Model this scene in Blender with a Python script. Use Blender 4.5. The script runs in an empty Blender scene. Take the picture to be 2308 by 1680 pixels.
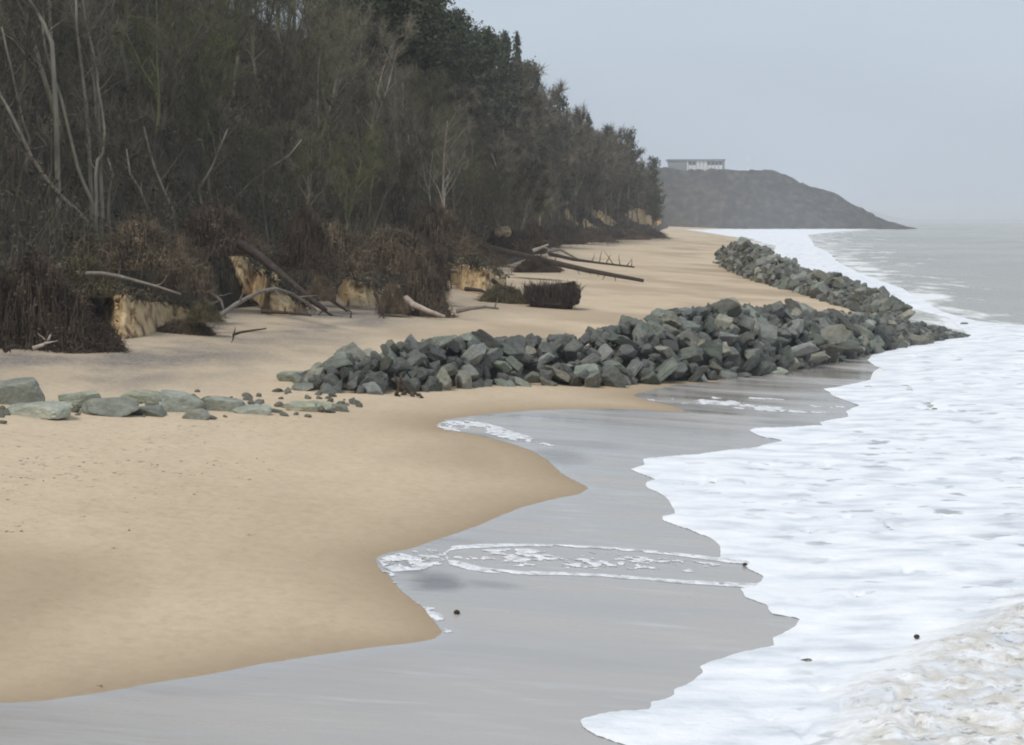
import bpy, bmesh, math, random
import numpy as np
from mathutils import Vector

# ------------------------------------------------------------------ camera, world, sun, exposure
SC = bpy.context.scene
COL = SC.collection
F, WPX, HPX, HOR = 5000.0, 2308.0, 1680.0, 497.0      # focal length and frame in photo pixels, horizon row
CAM_H = 6.0
PITCH = math.atan((HPX / 2 - HOR) / F)
cam = bpy.data.cameras.new('camera')
cam.sensor_width = 36.0
cam.lens = 36.0 * F / WPX
cam.clip_start, cam.clip_end = 0.5, 40000
camo = bpy.data.objects.new('camera', cam)
COL.objects.link(camo)
camo.location = (0, 0, CAM_H)
camo.rotation_euler = (math.pi / 2 - PITCH, 0, 0)
SC.camera = camo

SUN_EL, SUN_ROT = math.radians(52), math.radians(215)   # rotation clockwise from +Y: behind the camera, to its left
world = bpy.data.worlds.new('World')
SC.world = world
world.use_nodes = True
nt = world.node_tree
nt.nodes.clear()
wo = nt.nodes.new('ShaderNodeOutputWorld')
bg = nt.nodes.new('ShaderNodeBackground')
bg.inputs['Strength'].default_value = 0.10
sky = nt.nodes.new('ShaderNodeTexSky')
sky.sky_type = 'NISHITA'
sky.sun_disc = False
sky.sun_elevation = SUN_EL
sky.sun_rotation = SUN_ROT
sky.dust_density = 4.0
sky.air_density = 1.2
tc = nt.nodes.new('ShaderNodeTexCoord')
mp = nt.nodes.new('ShaderNodeMapping')
mp.inputs['Scale'].default_value = (1.0, 1.0, 4.0)
nz = nt.nodes.new('ShaderNodeTexNoise')
nz.inputs['Scale'].default_value = 2.2
nz.inputs['Detail'].default_value = 5
rp = nt.nodes.new('ShaderNodeValToRGB')               # a closed deck of pale grey cloud with soft bands
rp.color_ramp.elements[0].position = 0.30
rp.color_ramp.elements[0].color = (3.98, 4.62, 5.42, 1)
rp.color_ramp.elements[1].position = 0.72
rp.color_ramp.elements[1].color = (4.82, 5.48, 6.22, 1)
mx = nt.nodes.new('ShaderNodeMixRGB')
mx.inputs['Fac'].default_value = 0.86
nt.links.new(tc.outputs['Generated'], mp.inputs['Vector'])
nt.links.new(mp.outputs['Vector'], nz.inputs['Vector'])
nt.links.new(nz.outputs['Fac'], rp.inputs['Fac'])
nt.links.new(sky.outputs['Color'], mx.inputs['Color1'])
nt.links.new(rp.outputs['Color'], mx.inputs['Color2'])
nt.links.new(mx.outputs['Color'], bg.inputs['Color'])
nt.links.new(bg.outputs['Background'], wo.inputs['Surface'])

sun = bpy.data.lights.new('sun', 'SUN')
sun.energy = 1.5
sun.angle = math.radians(14)
sun.color = (1.0, 0.95, 0.87)
suno = bpy.data.objects.new('sun', sun)
COL.objects.link(suno)
sd_ = Vector((math.sin(SUN_ROT) * math.cos(SUN_EL), math.cos(SUN_ROT) * math.cos(SUN_EL), math.sin(SUN_EL)))
suno.rotation_euler = (-sd_).to_track_quat('-Z', 'Y').to_euler()

SC.view_settings.view_transform = 'Standard'
SC.view_settings.look = 'None'
SC.view_settings.gamma = 1.0
SC.view_settings.exposure = 0.42
SC.cycles.use_denoising = True
SC.cycles.volume_bounces = 5
SC.cycles.max_bounces = 6
SC.cycles.diffuse_bounces = 3
SC.cycles.filter_width = 2.0

rng = np.random.default_rng(7)
random.seed(7)

# ------------------------------------------------------------------ numbers: noise, curves, pixel to place
def vnoise(x, y, seed=0):
    x = np.asarray(x, float); y = np.asarray(y, float)
    xi = np.floor(x).astype(np.int64); yi = np.floor(y).astype(np.int64)
    xf_ = x - xi; yf_ = y - yi
    def h(a, b):
        n = (a * 374761393 + b * 668265263 + (seed * 1442695041) % 4294967296) & 0xFFFFFFFF
        n = ((n ^ (n >> 13)) * 1274126177) & 0xFFFFFFFF
        return ((n ^ (n >> 16)) & 0xFFFF) / 65535.0
    u = xf_ * xf_ * (3 - 2 * xf_); v = yf_ * yf_ * (3 - 2 * yf_)
    return (h(xi, yi) * (1 - u) + h(xi + 1, yi) * u) * (1 - v) + (h(xi, yi + 1) * (1 - u) + h(xi + 1, yi + 1) * u) * v

def fbm(x, y, seed=0, octv=4):
    s = 0; a = 0.5; t = 0
    for o in range(octv):
        s = s + a * vnoise(np.asarray(x) * 2 ** o, np.asarray(y) * 2 ** o, seed + o * 17); t += a; a *= 0.5
    return s / t - 0.5

def smooth_curve(pts):
    ys = np.array([p[0] for p in pts], float); xs_ = np.array([p[1] for p in pts], float)
    ly = np.linspace(math.log(ys[0]), math.log(ys[-1]), 600)
    xv = np.interp(np.exp(ly), ys, xs_)
    k = np.ones(21) / 21
    xv = np.convolve(np.pad(xv, 10, mode='edge'), k, mode='valid')
    return lambda y: np.interp(np.log(np.maximum(y, 5)), ly, xv)

shore_x = smooth_curve([(10, 1.5), (26, 3.0), (35, 4.8), (53, 6.5), (62, 9), (94, 15.5), (115, 22), (200, 33), (411, 50), (700, 72), (1364, 124), (1600, 190), (2500, 300)])
foot_x = smooth_curve([(10, -20), (50, -18.6), (67, -17.0), (97, -13.2), (130, -8.0), (200, 0), (300, 4.5), (377, 8.5), (450, 20), (530, 35), (620, 40), (750, 49), (900, 60), (1100, 76), (1300, 92), (1600, 110), (2500, 150)])

def beach_z(x, y):
    a, b = shore_x(y), foot_x(y)
    t = (a - x) / (a - b)
    z = 2.0 * np.clip(t, 0, 1) ** 1.1 + np.clip(t - 1, 0, 3) * 0.25
    z = np.where(t < 0, np.maximum(-(x - a) * 0.05, -2.0), z)
    z = z + 0.10 * fbm(x * 0.10, y * 0.06, 3) * np.clip(t * 4, 0, 1) + 0.05 * fbm(x * 0.5, y * 0.25, 5) * np.clip(t * 3 - 0.6, 0, 1)
    return z

def bank_z(d, y):
    cap = 21.0 * np.clip(1.25 - y / 1500, 0.4, 1.0)
    l = 1.05 * np.maximum(d, 0)
    k = 3.0
    s = -k * np.log(np.exp(-l / k) + np.exp(-cap / k)) + k * np.log(1 + math.e ** (-7))
    s = np.maximum(s, 0)
    scarp = 0.9 * np.clip(d / 0.6, 0, 1)
    n = 1.6 * fbm(y * 0.16, d * 0.13, 11) * np.clip(d / 3, 0, 1)
    return 1.95 + s + scarp + n + np.where(d < 0, d * 2.5, 0)

def ground_z(x, y):
    d = foot_x(y) - x
    return np.where(d > 0, np.maximum(bank_z(d, y), beach_z(x, y)), beach_z(x, y))

SU = WPX / 2268.0                                       # measured on a 2268 px wide view of the photograph
def ray(u, v):
    cx = (u * SU - WPX / 2) / F; cy = (HPX / 2 - v * SU) / F
    c, s = math.cos(PITCH), math.sin(PITCH)
    return np.array([cx, c + cy * s, -s + cy * c])

def at_depth(u, v, y):
    d = ray(u, v)
    return np.array([0, 0, CAM_H]) + d * (y / d[1])

def on_ground(u, v, fn=None):
    fn = fn or beach_z
    d = ray(u, v)
    ys = np.exp(np.linspace(math.log(14), math.log(4000), 3000))
    X = d[0] / d[1] * ys; Z = CAM_H + d[2] / d[1] * ys
    G = fn(X, ys)
    i = int(np.argmax(Z <= G))
    if Z[i] > G[i]: i = len(ys) - 1
    if i > 0:
        a = Z[i - 1] - G[i - 1]; b = Z[i] - G[i]
        y = ys[i - 1] + (ys[i] - ys[i - 1]) * a / max(a - b, 1e-9)
    else: y = ys[0]
    x = d[0] / d[1] * y
    return np.array([x, y, float(fn(np.array(x), np.array(y)))])

def on_sea(u, v):
    d = ray(u, v); t = -CAM_H / d[2]
    return np.array([0, 0, CAM_H]) + d * t

def project(p):
    q = np.asarray(p, float) - np.array([0, 0, CAM_H])
    c, s = math.cos(PITCH), math.sin(PITCH)
    dep = q[1] * c - q[2] * s; up = q[1] * s + q[2] * c
    return ((q[0] / dep * F + WPX / 2) / SU, (HPX / 2 - up / dep * F) / SU)

def in_poly(x, y, poly):
    x = np.asarray(x, float); y = np.asarray(y, float)
    ins = np.zeros(x.shape, bool)
    n = len(poly)
    for i in range(n):
        x0, y0 = poly[i][0], poly[i][1]; x1, y1 = poly[(i + 1) % n][0], poly[(i + 1) % n][1]
        c = ((y0 > y) != (y1 > y)) & (x < (x1 - x0) * (y - y0) / ((y1 - y0) if abs(y1 - y0) > 1e-12 else 1e-12) + x0)
        ins ^= c
    return ins

def signed_dist(X, Y, poly):
    sh = X.shape; x = X.ravel(); y = Y.ravel()
    best = np.full(x.shape, 1e18)
    n = len(poly)
    for i in range(n):
        ax, ay = poly[i][0], poly[i][1]; bx, by = poly[(i + 1) % n][0], poly[(i + 1) % n][1]
        dx, dy = bx - ax, by - ay
        t = np.clip(((x - ax) * dx + (y - ay) * dy) / (dx * dx + dy * dy + 1e-12), 0, 1)
        best = np.minimum(best, (x - ax - t * dx) ** 2 + (y - ay - t * dy) ** 2)
    r = np.sqrt(best)
    return np.where(in_poly(x, y, poly), r, -r).reshape(sh)

# ------------------------------------------------------------------ mesh helpers
def np_mesh(name, V, T=None, Q=None, mat=None, smooth=True, attrs=None):
    me = bpy.data.meshes.new(name)
    V = np.asarray(V, np.float32)
    nt_ = 0 if T is None else len(T); nq = 0 if Q is None else len(Q)
    me.vertices.add(len(V)); me.vertices.foreach_set('co', V.ravel())
    li = []; 
    if nt_: li.append(np.asarray(T, np.int32).ravel())
    if nq: li.append(np.asarray(Q, np.int32).ravel())
    li = np.concatenate(li)
    me.loops.add(len(li)); me.loops.foreach_set('vertex_index', li)
    st = np.concatenate([np.arange(nt_) * 3, nt_ * 3 + np.arange(nq) * 4]).astype(np.int32)
    me.polygons.add(nt_ + nq); me.polygons.foreach_set('loop_start', st)
    me.polygons.foreach_set('use_smooth', np.full(nt_ + nq, smooth))
    me.update(calc_edges=True)
    for k, a in (attrs or {}).items():
        at = me.attributes.new(k, 'FLOAT', 'POINT'); at.data.foreach_set('value', np.asarray(a, np.float32).ravel())
    if mat: me.materials.append(mat)
    me.validate()
    return me

def link(name, me, parent=None, label=None, cat=None, group=None, kind=None, loc=None):
    o = bpy.data.objects.new(name, me)
    COL.objects.link(o)
    if parent: o.parent = parent
    if loc is not None: o.location = loc
    if label: o['label'] = label
    if cat: o['category'] = cat
    if group: o['group'] = group
    if kind: o['kind'] = kind
    return o

def thing(name, label, cat, loc=(0, 0, 0), group=None, kind=None):
    return link(name, None, None, label, cat, group, kind, loc)

class Tubes:
    def __init__(s): s.V = []; s.Q = []; s.T = []; s.n = 0
    def add(s, pts, rad, sides=5, cap=True):
        pts = [np.asarray(p, float) for p in pts]
        base = s.n
        for i, p in enumerate(pts):
            a = pts[min(i + 1, len(pts) - 1)] - pts[max(i - 1, 0)]
            a = a / (np.linalg.norm(a) + 1e-9)
            h = np.array([1.0, 0, 0]) if abs(a[0]) < 0.8 else np.array([0, 1.0, 0])
            e1 = np.cross(a, h); e1 /= np.linalg.norm(e1); e2 = np.cross(a, e1)
            for k in range(sides):
                an = 2 * math.pi * k / sides
                s.V.append(p + (e1 * math.cos(an) + e2 * math.sin(an)) * rad[i])
        for i in range(len(pts) - 1):
            for k in range(sides):
                a = base + i * sides + k; b = base + i * sides + (k + 1) % sides
                s.Q.append((a, b, b + sides, a + sides))
        s.n += sides * len(pts)
        if cap:
            for e, off in ((0, 0), (len(pts) - 1, (len(pts) - 1) * sides)):
                s.V.append(pts[e]); c = s.n; s.n += 1
                for k in range(sides): s.T.append((c, base + off + k, base + off + (k + 1) % sides))
    def arrays(s): return np.array(s.V).reshape(-1, 3), np.array(s.T, int).reshape(-1, 3), np.array(s.Q, int).reshape(-1, 4)

def ribbons(P0, P1, P2, w, r=None):
    """bent tapering strips, one quad and one triangle each"""
    r = r or rng
    n = len(P0)
    a = P2 - P0; a /= np.linalg.norm(a, axis=1, keepdims=True) + 1e-9
    h = r.normal(size=(n, 3)); e = np.cross(a, h); e /= np.linalg.norm(e, axis=1, keepdims=True) + 1e-9
    w = np.broadcast_to(np.asarray(w, float), (n,))[:, None] * 0.5
    V = np.stack([P0 - e * w, P0 + e * w, P1 + e * w * 0.75, P1 - e * w * 0.75, P2], 1).reshape(-1, 3)
    b = (np.arange(n) * 5)[:, None]
    return V, b + np.array([[3, 2, 4]]), b + np.array([[0, 1, 2, 3]])

def leaves(C, size, r=None, flat=0.0):
    r = r or rng
    n = len(C)
    a = r.normal(size=(n, 3)); a /= np.linalg.norm(a, axis=1, keepdims=True)
    h = r.normal(size=(n, 3)); h[:, 2] += flat * 3; e = np.cross(a, h); e /= np.linalg.norm(e, axis=1, keepdims=True) + 1e-9
    s = (np.broadcast_to(np.asarray(size, float), (n,)) * r.uniform(0.6, 1.3, n))[:, None]
    V = np.stack([C - a * s * 0.6, C + e * s * 0.35, C + a * s * 0.6, C - e * s * 0.35], 1).reshape(-1, 3)
    b = (np.arange(n) * 4)[:, None]
    return V, np.zeros((0, 3), int), b + np.array([[0, 1, 2, 3]])

def merge(*parts):
    V = []; T = []; Q = []; n = 0
    for v, t, q in parts:
        V.append(v); T.append(np.asarray(t, int).reshape(-1, 3) + n); Q.append(np.asarray(q, int).reshape(-1, 4) + n); n += len(v)
    return np.concatenate(V), np.concatenate(T), np.concatenate(Q)

def clip_grid(X, Y, Z, S, fields):
    """triangles of the grid where S > 0, cut cleanly along S = 0"""
    R, C = X.shape
    P = np.stack([X, Y, Z], -1).reshape(-1, 3); s = S.ravel()
    fl = {k: v.ravel() for k, v in fields.items()}
    i = np.arange(R - 1)[:, None] * C + np.arange(C - 1)[None, :]
    i = i.ravel()
    tri = np.concatenate([np.stack([i, i + 1, i + C + 1], 1), np.stack([i, i + C + 1, i + C], 1)])
    pos = s[tri] > 0; cnt = pos.sum(1)
    out = [tri[cnt == 3]]
    newP = []; newF = {k: [] for k in fl}; keys = {}
    def cut(a, b):
        k = (a, b) if a < b else (b, a)
        if k not in keys:
            f = s[a] / (s[a] - s[b])
            keys[k] = len(s) + len(newP); newP.append(P[a] + (P[b] - P[a]) * f)
            for q in fl: newF[q].append(fl[q][a] + (fl[q][b] - fl[q][a]) * f)
        return keys[k]
    ex = []
    for t in tri[(cnt == 1) | (cnt == 2)]:
        a, b, c = [int(q) for q in t]
        pa, pb, pc = s[a] > 0, s[b] > 0, s[c] > 0
        one = (int(pa) + int(pb) + int(pc)) == 1
        lone = pa if one else (not pa)
        if (pb if one else not pb): a, b, c = b, c, a
        elif (pc if one else not pc): a, b, c = c, a, b
        ab, ac = cut(a, b), cut(a, c)
        if one: ex.append((a, ab, ac))
        else: ex += [(b, c, ac), (b, ac, ab)]
    if ex: out.append(np.array(ex))
    T = np.concatenate(out)
    PA = np.concatenate([P, np.array(newP).reshape(-1, 3)])
    FA = {k: np.concatenate([fl[k], np.array(newF[k])]) for k in fl}
    used = np.unique(T); mapi = np.zeros(len(PA), int); mapi[used] = np.arange(len(used))
    return PA[used], mapi[T], {k: v[used] for k, v in FA.items()}

def fan(y0, y1, rows, th0, th1, cols, lin=0.0):
    ys = np.exp(np.linspace(math.log(y0), math.log(y1), rows))
    th = np.linspace(th0, th1, cols)
    Y = np.repeat(ys[:, None], cols, 1)
    return th[None, :] * (Y + lin), Y

def grid_quads(R, C):
    i = (np.arange(R - 1)[:, None] * C + np.arange(C - 1)[None, :]).ravel()
    return np.stack([i, i + 1, i + C + 1, i + C], 1)

# ------------------------------------------------------------------ materials
def material(name, rough=0.9, spec=0.3):
    m = bpy.data.materials.new(name); m.use_nodes = True
    b = m.node_tree.nodes['Principled BSDF']
    b.inputs['Roughness'].default_value = rough
    b.inputs['Specular IOR Level'].default_value = spec
    return m, m.node_tree, b

def node(nt, t, props=None, **inp):
    n = nt.nodes.new(t)
    for k, v in (props or {}).items(): setattr(n, k, v)
    for k, v in inp.items():
        k = k.replace('_', ' ')
        s = n.inputs[k] if k in n.inputs else n.inputs[int(k[1:])]
        if isinstance(v, bpy.types.NodeSocket): nt.links.new(v, s)
        else: s.default_value = v
    return n

def noise(nt, scale, detail=4, vec=None, rough=0.55, coord='Object', stretch=None):
    t = node(nt, 'ShaderNodeTexCoord')
    v = vec or t.outputs[coord]
    if stretch:
        v = node(nt, 'ShaderNodeMapping', Vector=v, Scale=stretch).outputs[0]
    return node(nt, 'ShaderNodeTexNoise', Vector=v, Scale=scale, Detail=detail, Roughness=rough).outputs['Fac']

def ramp(nt, fac, stops):
    r = node(nt, 'ShaderNodeValToRGB', Fac=fac)
    e = r.color_ramp.elements
    while len(e) < len(stops): e.new(0.5)
    for k, (p, c) in enumerate(stops):
        e[k].position = p; e[k].color = (*c, 1) if len(c) == 3 else c
    return r.outputs[0]

def mix(nt, fac, a, b, mode='MIX'):
    n = nt.nodes.new('ShaderNodeMixRGB'); n.blend_type = mode
    for k, v in (('Fac', fac), ('Color1', a), ('Color2', b)):
        if isinstance(v, bpy.types.NodeSocket): nt.links.new(v, n.inputs[k])
        else: n.inputs[k].default_value = v if k == 'Fac' else (*v, 1)
    return n.outputs[0]

def math_(nt, op, a, b=0.0, clamp=False):
    n = nt.nodes.new('ShaderNodeMath'); n.operation = op; n.use_clamp = clamp
    for k, v in ((0, a), (1, b)):
        if isinstance(v, bpy.types.NodeSocket): nt.links.new(v, n.inputs[k])
        else: n.inputs[k].default_value = v
    return n.outputs[0]

def bump(nt, b, h, strength, dist):
    n = node(nt, 'ShaderNodeBump', Strength=strength, Distance=dist, Height=h)
    nt.links.new(n.outputs[0], b.inputs['Normal'])

def attr(nt, name): return node(nt, 'ShaderNodeAttribute', {'attribute_name': name}).outputs['Fac']

def simple(name, stops, scale=3.0, rough=0.9, spec=0.2, tint=False, bmp=0.0, stretch=None, rnd=0.0, detail=5):
    m, nt, b = material(name, rough, spec)
    c = ramp(nt, noise(nt, scale, 5, stretch=stretch), stops)
    if tint:
        oi = node(nt, 'ShaderNodeObjectInfo'); c = mix(nt, 1.0, c, oi.outputs['Color'], 'MULTIPLY')
    if rnd:
        oi = node(nt, 'ShaderNodeObjectInfo')
        f = node(nt, 'ShaderNodeMapRange', Value=oi.outputs['Random'], To_Min=1 - rnd, To_Max=1 + rnd).outputs[0]
        hs = node(nt, 'ShaderNodeHueSaturation', Color=c, Value=f); c = hs.outputs[0]
    nt.links.new(c, b.inputs['Base Color'])
    if bmp: bump(nt, b, noise(nt, scale * 4, 6, stretch=stretch), 0.6, bmp)
    return m

M = {}
M['bark'] = simple('bark', [(0.3, (0.08, 0.075, 0.062)), (0.7, (0.17, 0.16, 0.138))], 2.0, tint=True, stretch=(1, 1, 0.3))
M['twig'] = simple('twig', [(0.3, (0.052, 0.049, 0.038)), (0.7, (0.175, 0.163, 0.130))], 0.4, tint=True)
M['needle'] = simple('needle_leaf', [(0.3, (0.028, 0.040, 0.030)), (0.7, (0.066, 0.080, 0.054))], 0.8, tint=True)
M['scrub'] = simple('scrub', [(0.3, (0.052, 0.045, 0.037)), (0.52, (0.115, 0.099, 0.080)), (0.72, (0.21, 0.18, 0.142))], 2.6, tint=True)
M['under'] = simple('undergrowth', [(0.3, (0.036, 0.034, 0.023)), (0.5, (0.09, 0.08, 0.056)), (0.72, (0.18, 0.15, 0.108))], 0.45)
M['soil'] = simple('leaf_litter', [(0.3, (0.024, 0.021, 0.015)), (0.7, (0.06, 0.051, 0.037))], 0.6, bmp=0.2)
M['wood_dark'] = simple('wet_dark_wood', [(0.3, (0.028, 0.022, 0.018)), (0.7, (0.075, 0.060, 0.05))], 4, rough=0.8, bmp=0.02)
M['wood_pale'] = simple('bleached_wood', [(0.3, (0.30, 0.24, 0.20)), (0.7, (0.50, 0.43, 0.37))], 4, rough=0.85, bmp=0.02)
M['wood_grey'] = simple('grey_wood', [(0.3, (0.13, 0.115, 0.095)), (0.7, (0.24, 0.21, 0.18))], 4, rough=0.85, bmp=0.02)
M['peat'] = simple('root_mat', [(0.3, (0.018, 0.015, 0.013)), (0.7, (0.06, 0.048, 0.04))], 5, bmp=0.06)
M['clay'] = simple('clod_clay', [(0.3, (0.19, 0.145, 0.10)), (0.7, (0.34, 0.27, 0.185))], 2.5, bmp=0.06)
M['weed'] = simple('seaweed', [(0.3, (0.025, 0.018, 0.013)), (0.7, (0.10, 0.075, 0.05))], 20, rough=0.7)

# sand
m, nt, b = material('sand', 0.95, 0.15); M['sand'] = m
n1 = noise(nt, 0.10, 6, stretch=(1, 0.55, 1)); n2 = noise(nt, 0.9, 5, stretch=(1, 0.45, 1)); n3 = noise(nt, 18, 3)
c = ramp(nt, n1, [(0.32, (0.475, 0.37, 0.255)), (0.52, (0.57, 0.457, 0.322)), (0.72, (0.62, 0.508, 0.37))])
c = mix(nt, 0.30, c, ramp(nt, n2, [(0.3, (0.42, 0.325, 0.22)), (0.7, (0.65, 0.52, 0.36))]))
c = mix(nt, 0.28, c, ramp(nt, noise(nt, 5.0, 7, rough=0.75, stretch=(1, 0.6, 1)), [(0.34, (0.36, 0.275, 0.185)), (0.5, (0.57, 0.455, 0.32)), (0.66, (0.70, 0.575, 0.42))]))  # fine mottle painted in place of the shading of dents and tracks
# shingle and litter at the foot of the bank
sh = math_(nt, 'MULTIPLY', attr(nt, 'shingle'), ramp(nt, noise(nt, 0.35, 5, stretch=(1, 0.5, 1)), [(0.36, (0.25, 0.25, 0.25)), (0.62, (1, 1, 1))]), True)
shc = ramp(nt, noise(nt, 9, 3), [(0.35, (0.15, 0.13, 0.112)), (0.65, (0.33, 0.285, 0.24))])
c = mix(nt, sh, c, shc)
# damp fringe above the swash line, dark gravel streaks
dm = math_(nt, 'MULTIPLY', attr(nt, 'damp'), 0.80)
c = mix(nt, dm, c, (0.335, 0.25, 0.165))
st = ramp(nt, noise(nt, 0.5, 5, stretch=(0.35, 1.6, 1)), [(0.60, (0, 0, 0)), (0.70, (1, 1, 1))])
st = math_(nt, 'MULTIPLY', math_(nt, 'MULTIPLY', st, attr(nt, 'far')), 0.55)
c = mix(nt, st, c, (0.20, 0.165, 0.125))
sp = ramp(nt, noise(nt, 5, 4, rough=0.7), [(0.60, (0, 0, 0)), (0.68, (1, 1, 1))])
sp = math_(nt, 'MULTIPLY', math_(nt, 'MULTIPLY', sp, attr(nt, 'litter')), 0.75)
c = mix(nt, sp, c, (0.15, 0.12, 0.09))
nt.links.new(c, b.inputs['Base Color'])
hb = math_(nt, 'ADD', math_(nt, 'MULTIPLY', n3, 0.15), noise(nt, 2.5, 5))
bump(nt, b, hb, 0.5, 0.05)

# wet sand under a film of water
m, nt, b = material('wet_sand_film', 0.16, 0.5); M['film'] = m
b.inputs['IOR'].default_value = 1.36
n1 = noise(nt, 0.5, 5, stretch=(0.25, 1.0, 1)); n2 = noise(nt, 3.0, 5, stretch=(0.2, 1.0, 1))
c = ramp(nt, n1, [(0.35, (0.345, 0.315, 0.285)), (0.65, (0.435, 0.40, 0.365))])
fk = ramp(nt, n2, [(0.55, (0, 0, 0)), (0.75, (1, 1, 1))])
fk = math_(nt, 'MULTIPLY', fk, ramp(nt, noise(nt, 0.18, 3), [(0.40, (0, 0, 0)), (0.60, (0.75, 0.75, 0.75))]))
c = mix(nt, fk, c, (0.56, 0.55, 0.54))
c = mix(nt, math_(nt, 'MULTIPLY', attr(nt, 'shoal'), 0.45), c, (0.42, 0.43, 0.44))
c = mix(nt, math_(nt, 'MULTIPLY', attr(nt, 'silt'), 0.85), c, (0.085, 0.075, 0.066))
nt.links.new(c, b.inputs['Base Color'])
nt.links.new(node(nt, 'ShaderNodeMapRange', Value=n1, From_Min=0.3, From_Max=0.7, To_Min=0.04, To_Max=0.36).outputs[0], b.inputs['Roughness'])
bump(nt, b, math_(nt, 'ADD', noise(nt, 1.6, 4, stretch=(0.5, 1.5, 1)), math_(nt, 'MULTIPLY', noise(nt, 0.35, 3, stretch=(0.3, 1.2, 1)), 3.0)), 0.22, 0.03)

# foam
m, nt, b = material('foam', 0.75, 0.25); M['foam'] = m
n1 = noise(nt, 1.1, 6, stretch=(0.7, 1, 1)); n2 = noise(nt, 1.5, 5, stretch=(0.8, 0.8, 1)); n3 = noise(nt, 0.25, 3)
c = ramp(nt, n1, [(0.30, (0.58, 0.61, 0.655)), (0.50, (0.80, 0.815, 0.84)), (0.66, (0.90, 0.90, 0.905))])
hole = ramp(nt, n2, [(0.575, (0, 0, 0)), (0.635, (1, 1, 1))])
hole = math_(nt, 'MULTIPLY', hole, ramp(nt, n3, [(0.40, (0.12, 0.12, 0.12)), (0.60, (0.95, 0.95, 0.95))]))
hole = math_(nt, 'MULTIPLY', hole, attr(nt, 'inner'))
c = mix(nt, hole, c, (0.40, 0.41, 0.43))
beige = math_(nt, 'MULTIPLY', attr(nt, 'churn'), ramp(nt, noise(nt, 2.6, 6, rough=0.7), [(0.40, (0, 0, 0)), (0.62, (0.9, 0.9, 0.9))]))
c = mix(nt, beige, c, (0.56, 0.52, 0.45))
dk = math_(nt, 'MULTIPLY', attr(nt, 'churn'), ramp(nt, noise(nt, 5.0, 5, rough=0.65), [(0.57, (0, 0, 0)), (0.66, (0.8, 0.8, 0.8))]))
c = mix(nt, dk, c, (0.30, 0.28, 0.25))
nt.links.new(c, b.inputs['Base Color'])
bump(nt, b, math_(nt, 'ADD', noise(nt, 3.0, 6), math_(nt, 'MULTIPLY', noise(nt, 14, 3), 0.3)), 0.45, 0.10)

m, nt, b = material('thin_froth', 0.6, 0.3); M['froth'] = m
nt.links.new(ramp(nt, noise(nt, 5.0, 6, rough=0.7), [(0.36, (0.42, 0.42, 0.42)), (0.58, (0.82, 0.82, 0.83))]), b.inputs['Base Color'])

# sea
m, nt, b = material('sea_water', 0.22, 0.5); M['sea'] = m
b.inputs['IOR'].default_value = 1.33
n1 = noise(nt, 0.02, 5, stretch=(0.6, 0.5, 1))
c = ramp(nt, n1, [(0.35, (0.27, 0.255, 0.20)), (0.65, (0.38, 0.36, 0.295))])
fo = noise(nt, 0.22, 7, stretch=(1.0, 0.25, 1), rough=0.65)
fm = math_(nt, 'SUBTRACT', math_(nt, 'ADD', fo, attr(nt, 'surf')), 0.74)
fm = math_(nt, 'MULTIPLY', fm, 9.0, True)
c = mix(nt, fm, c, (0.80, 0.80, 0.80))
nt.links.new(c, b.inputs['Base Color'])
nt.links.new(node(nt, 'ShaderNodeMapRange', Value=fm, To_Min=0.24, To_Max=0.8).outputs[0], b.inputs['Roughness'])
wv = math_(nt, 'ADD', noise(nt, 0.35, 5, stretch=(1, 0.35, 1)), math_(nt, 'MULTIPLY', noise(nt, 1.8, 4, stretch=(1, 0.5, 1)), 0.4))
bump(nt, b, wv, 0.9, 0.5)

# rock armour
m, nt, b = material('armour_rock', 0.8, 0.3); M['rock'] = m
oi = node(nt, 'ShaderNodeObjectInfo')
off = node(nt, 'ShaderNodeVectorMath', {'operation': 'SCALE'}, Vector=(37.0, 11.0, 53.0), Scale=oi.outputs['Random']).outputs[0]
tcv = node(nt, 'ShaderNodeTexCoord').outputs['Object']
vec = node(nt, 'ShaderNodeVectorMath', {'operation': 'ADD'}, **{'i0': tcv, 'i1': off}).outputs[0]
n1 = node(nt, 'ShaderNodeTexNoise', Vector=vec, Scale=1.1, Detail=6.0, Roughness=0.65).outputs['Fac']
n2 = node(nt, 'ShaderNodeTexNoise', Vector=vec, Scale=6.0, Detail=6.0, Roughness=0.7).outputs['Fac']
c = ramp(nt, n1, [(0.28, (0.042, 0.044, 0.038)), (0.52, (0.105, 0.109, 0.096)), (0.78, (0.25, 0.254, 0.232))])
c = mix(nt, 0.4, c, ramp(nt, n2, [(0.3, (0.08, 0.083, 0.072)), (0.7, (0.30, 0.305, 0.28))]))
f = node(nt, 'ShaderNodeMapRange', Value=oi.outputs['Random'], To_Min=0.5, To_Max=1.9).outputs[0]
c = node(nt, 'ShaderNodeHueSaturation', Color=c, Value=f).outputs[0]
c = mix(nt, 1.0, c, oi.outputs['Color'], 'MULTIPLY')
nt.links.new(c, b.inputs['Base Color'])
bump(nt, b, n2, 0.7, 0.10)
M['core'] = simple('rubble', [(0.3, (0.03, 0.032, 0.028)), (0.7, (0.09, 0.092, 0.082))], 2.0, bmp=0.1)
M['scarp'] = simple('sand_scarp', [(0.34, (0.11, 0.076, 0.043)), (0.42, (0.30, 0.21, 0.115)), (0.51, (0.47, 0.345, 0.195)), (0.70, (0.58, 0.445, 0.27))], 1.7, bmp=0.05)
M['head'] = simple('bluff_scrub', [(0.35, (0.014, 0.014, 0.011)), (0.50, (0.036, 0.033, 0.024)), (0.68, (0.085, 0.073, 0.05))], 0.16, bmp=1.0)
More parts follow.
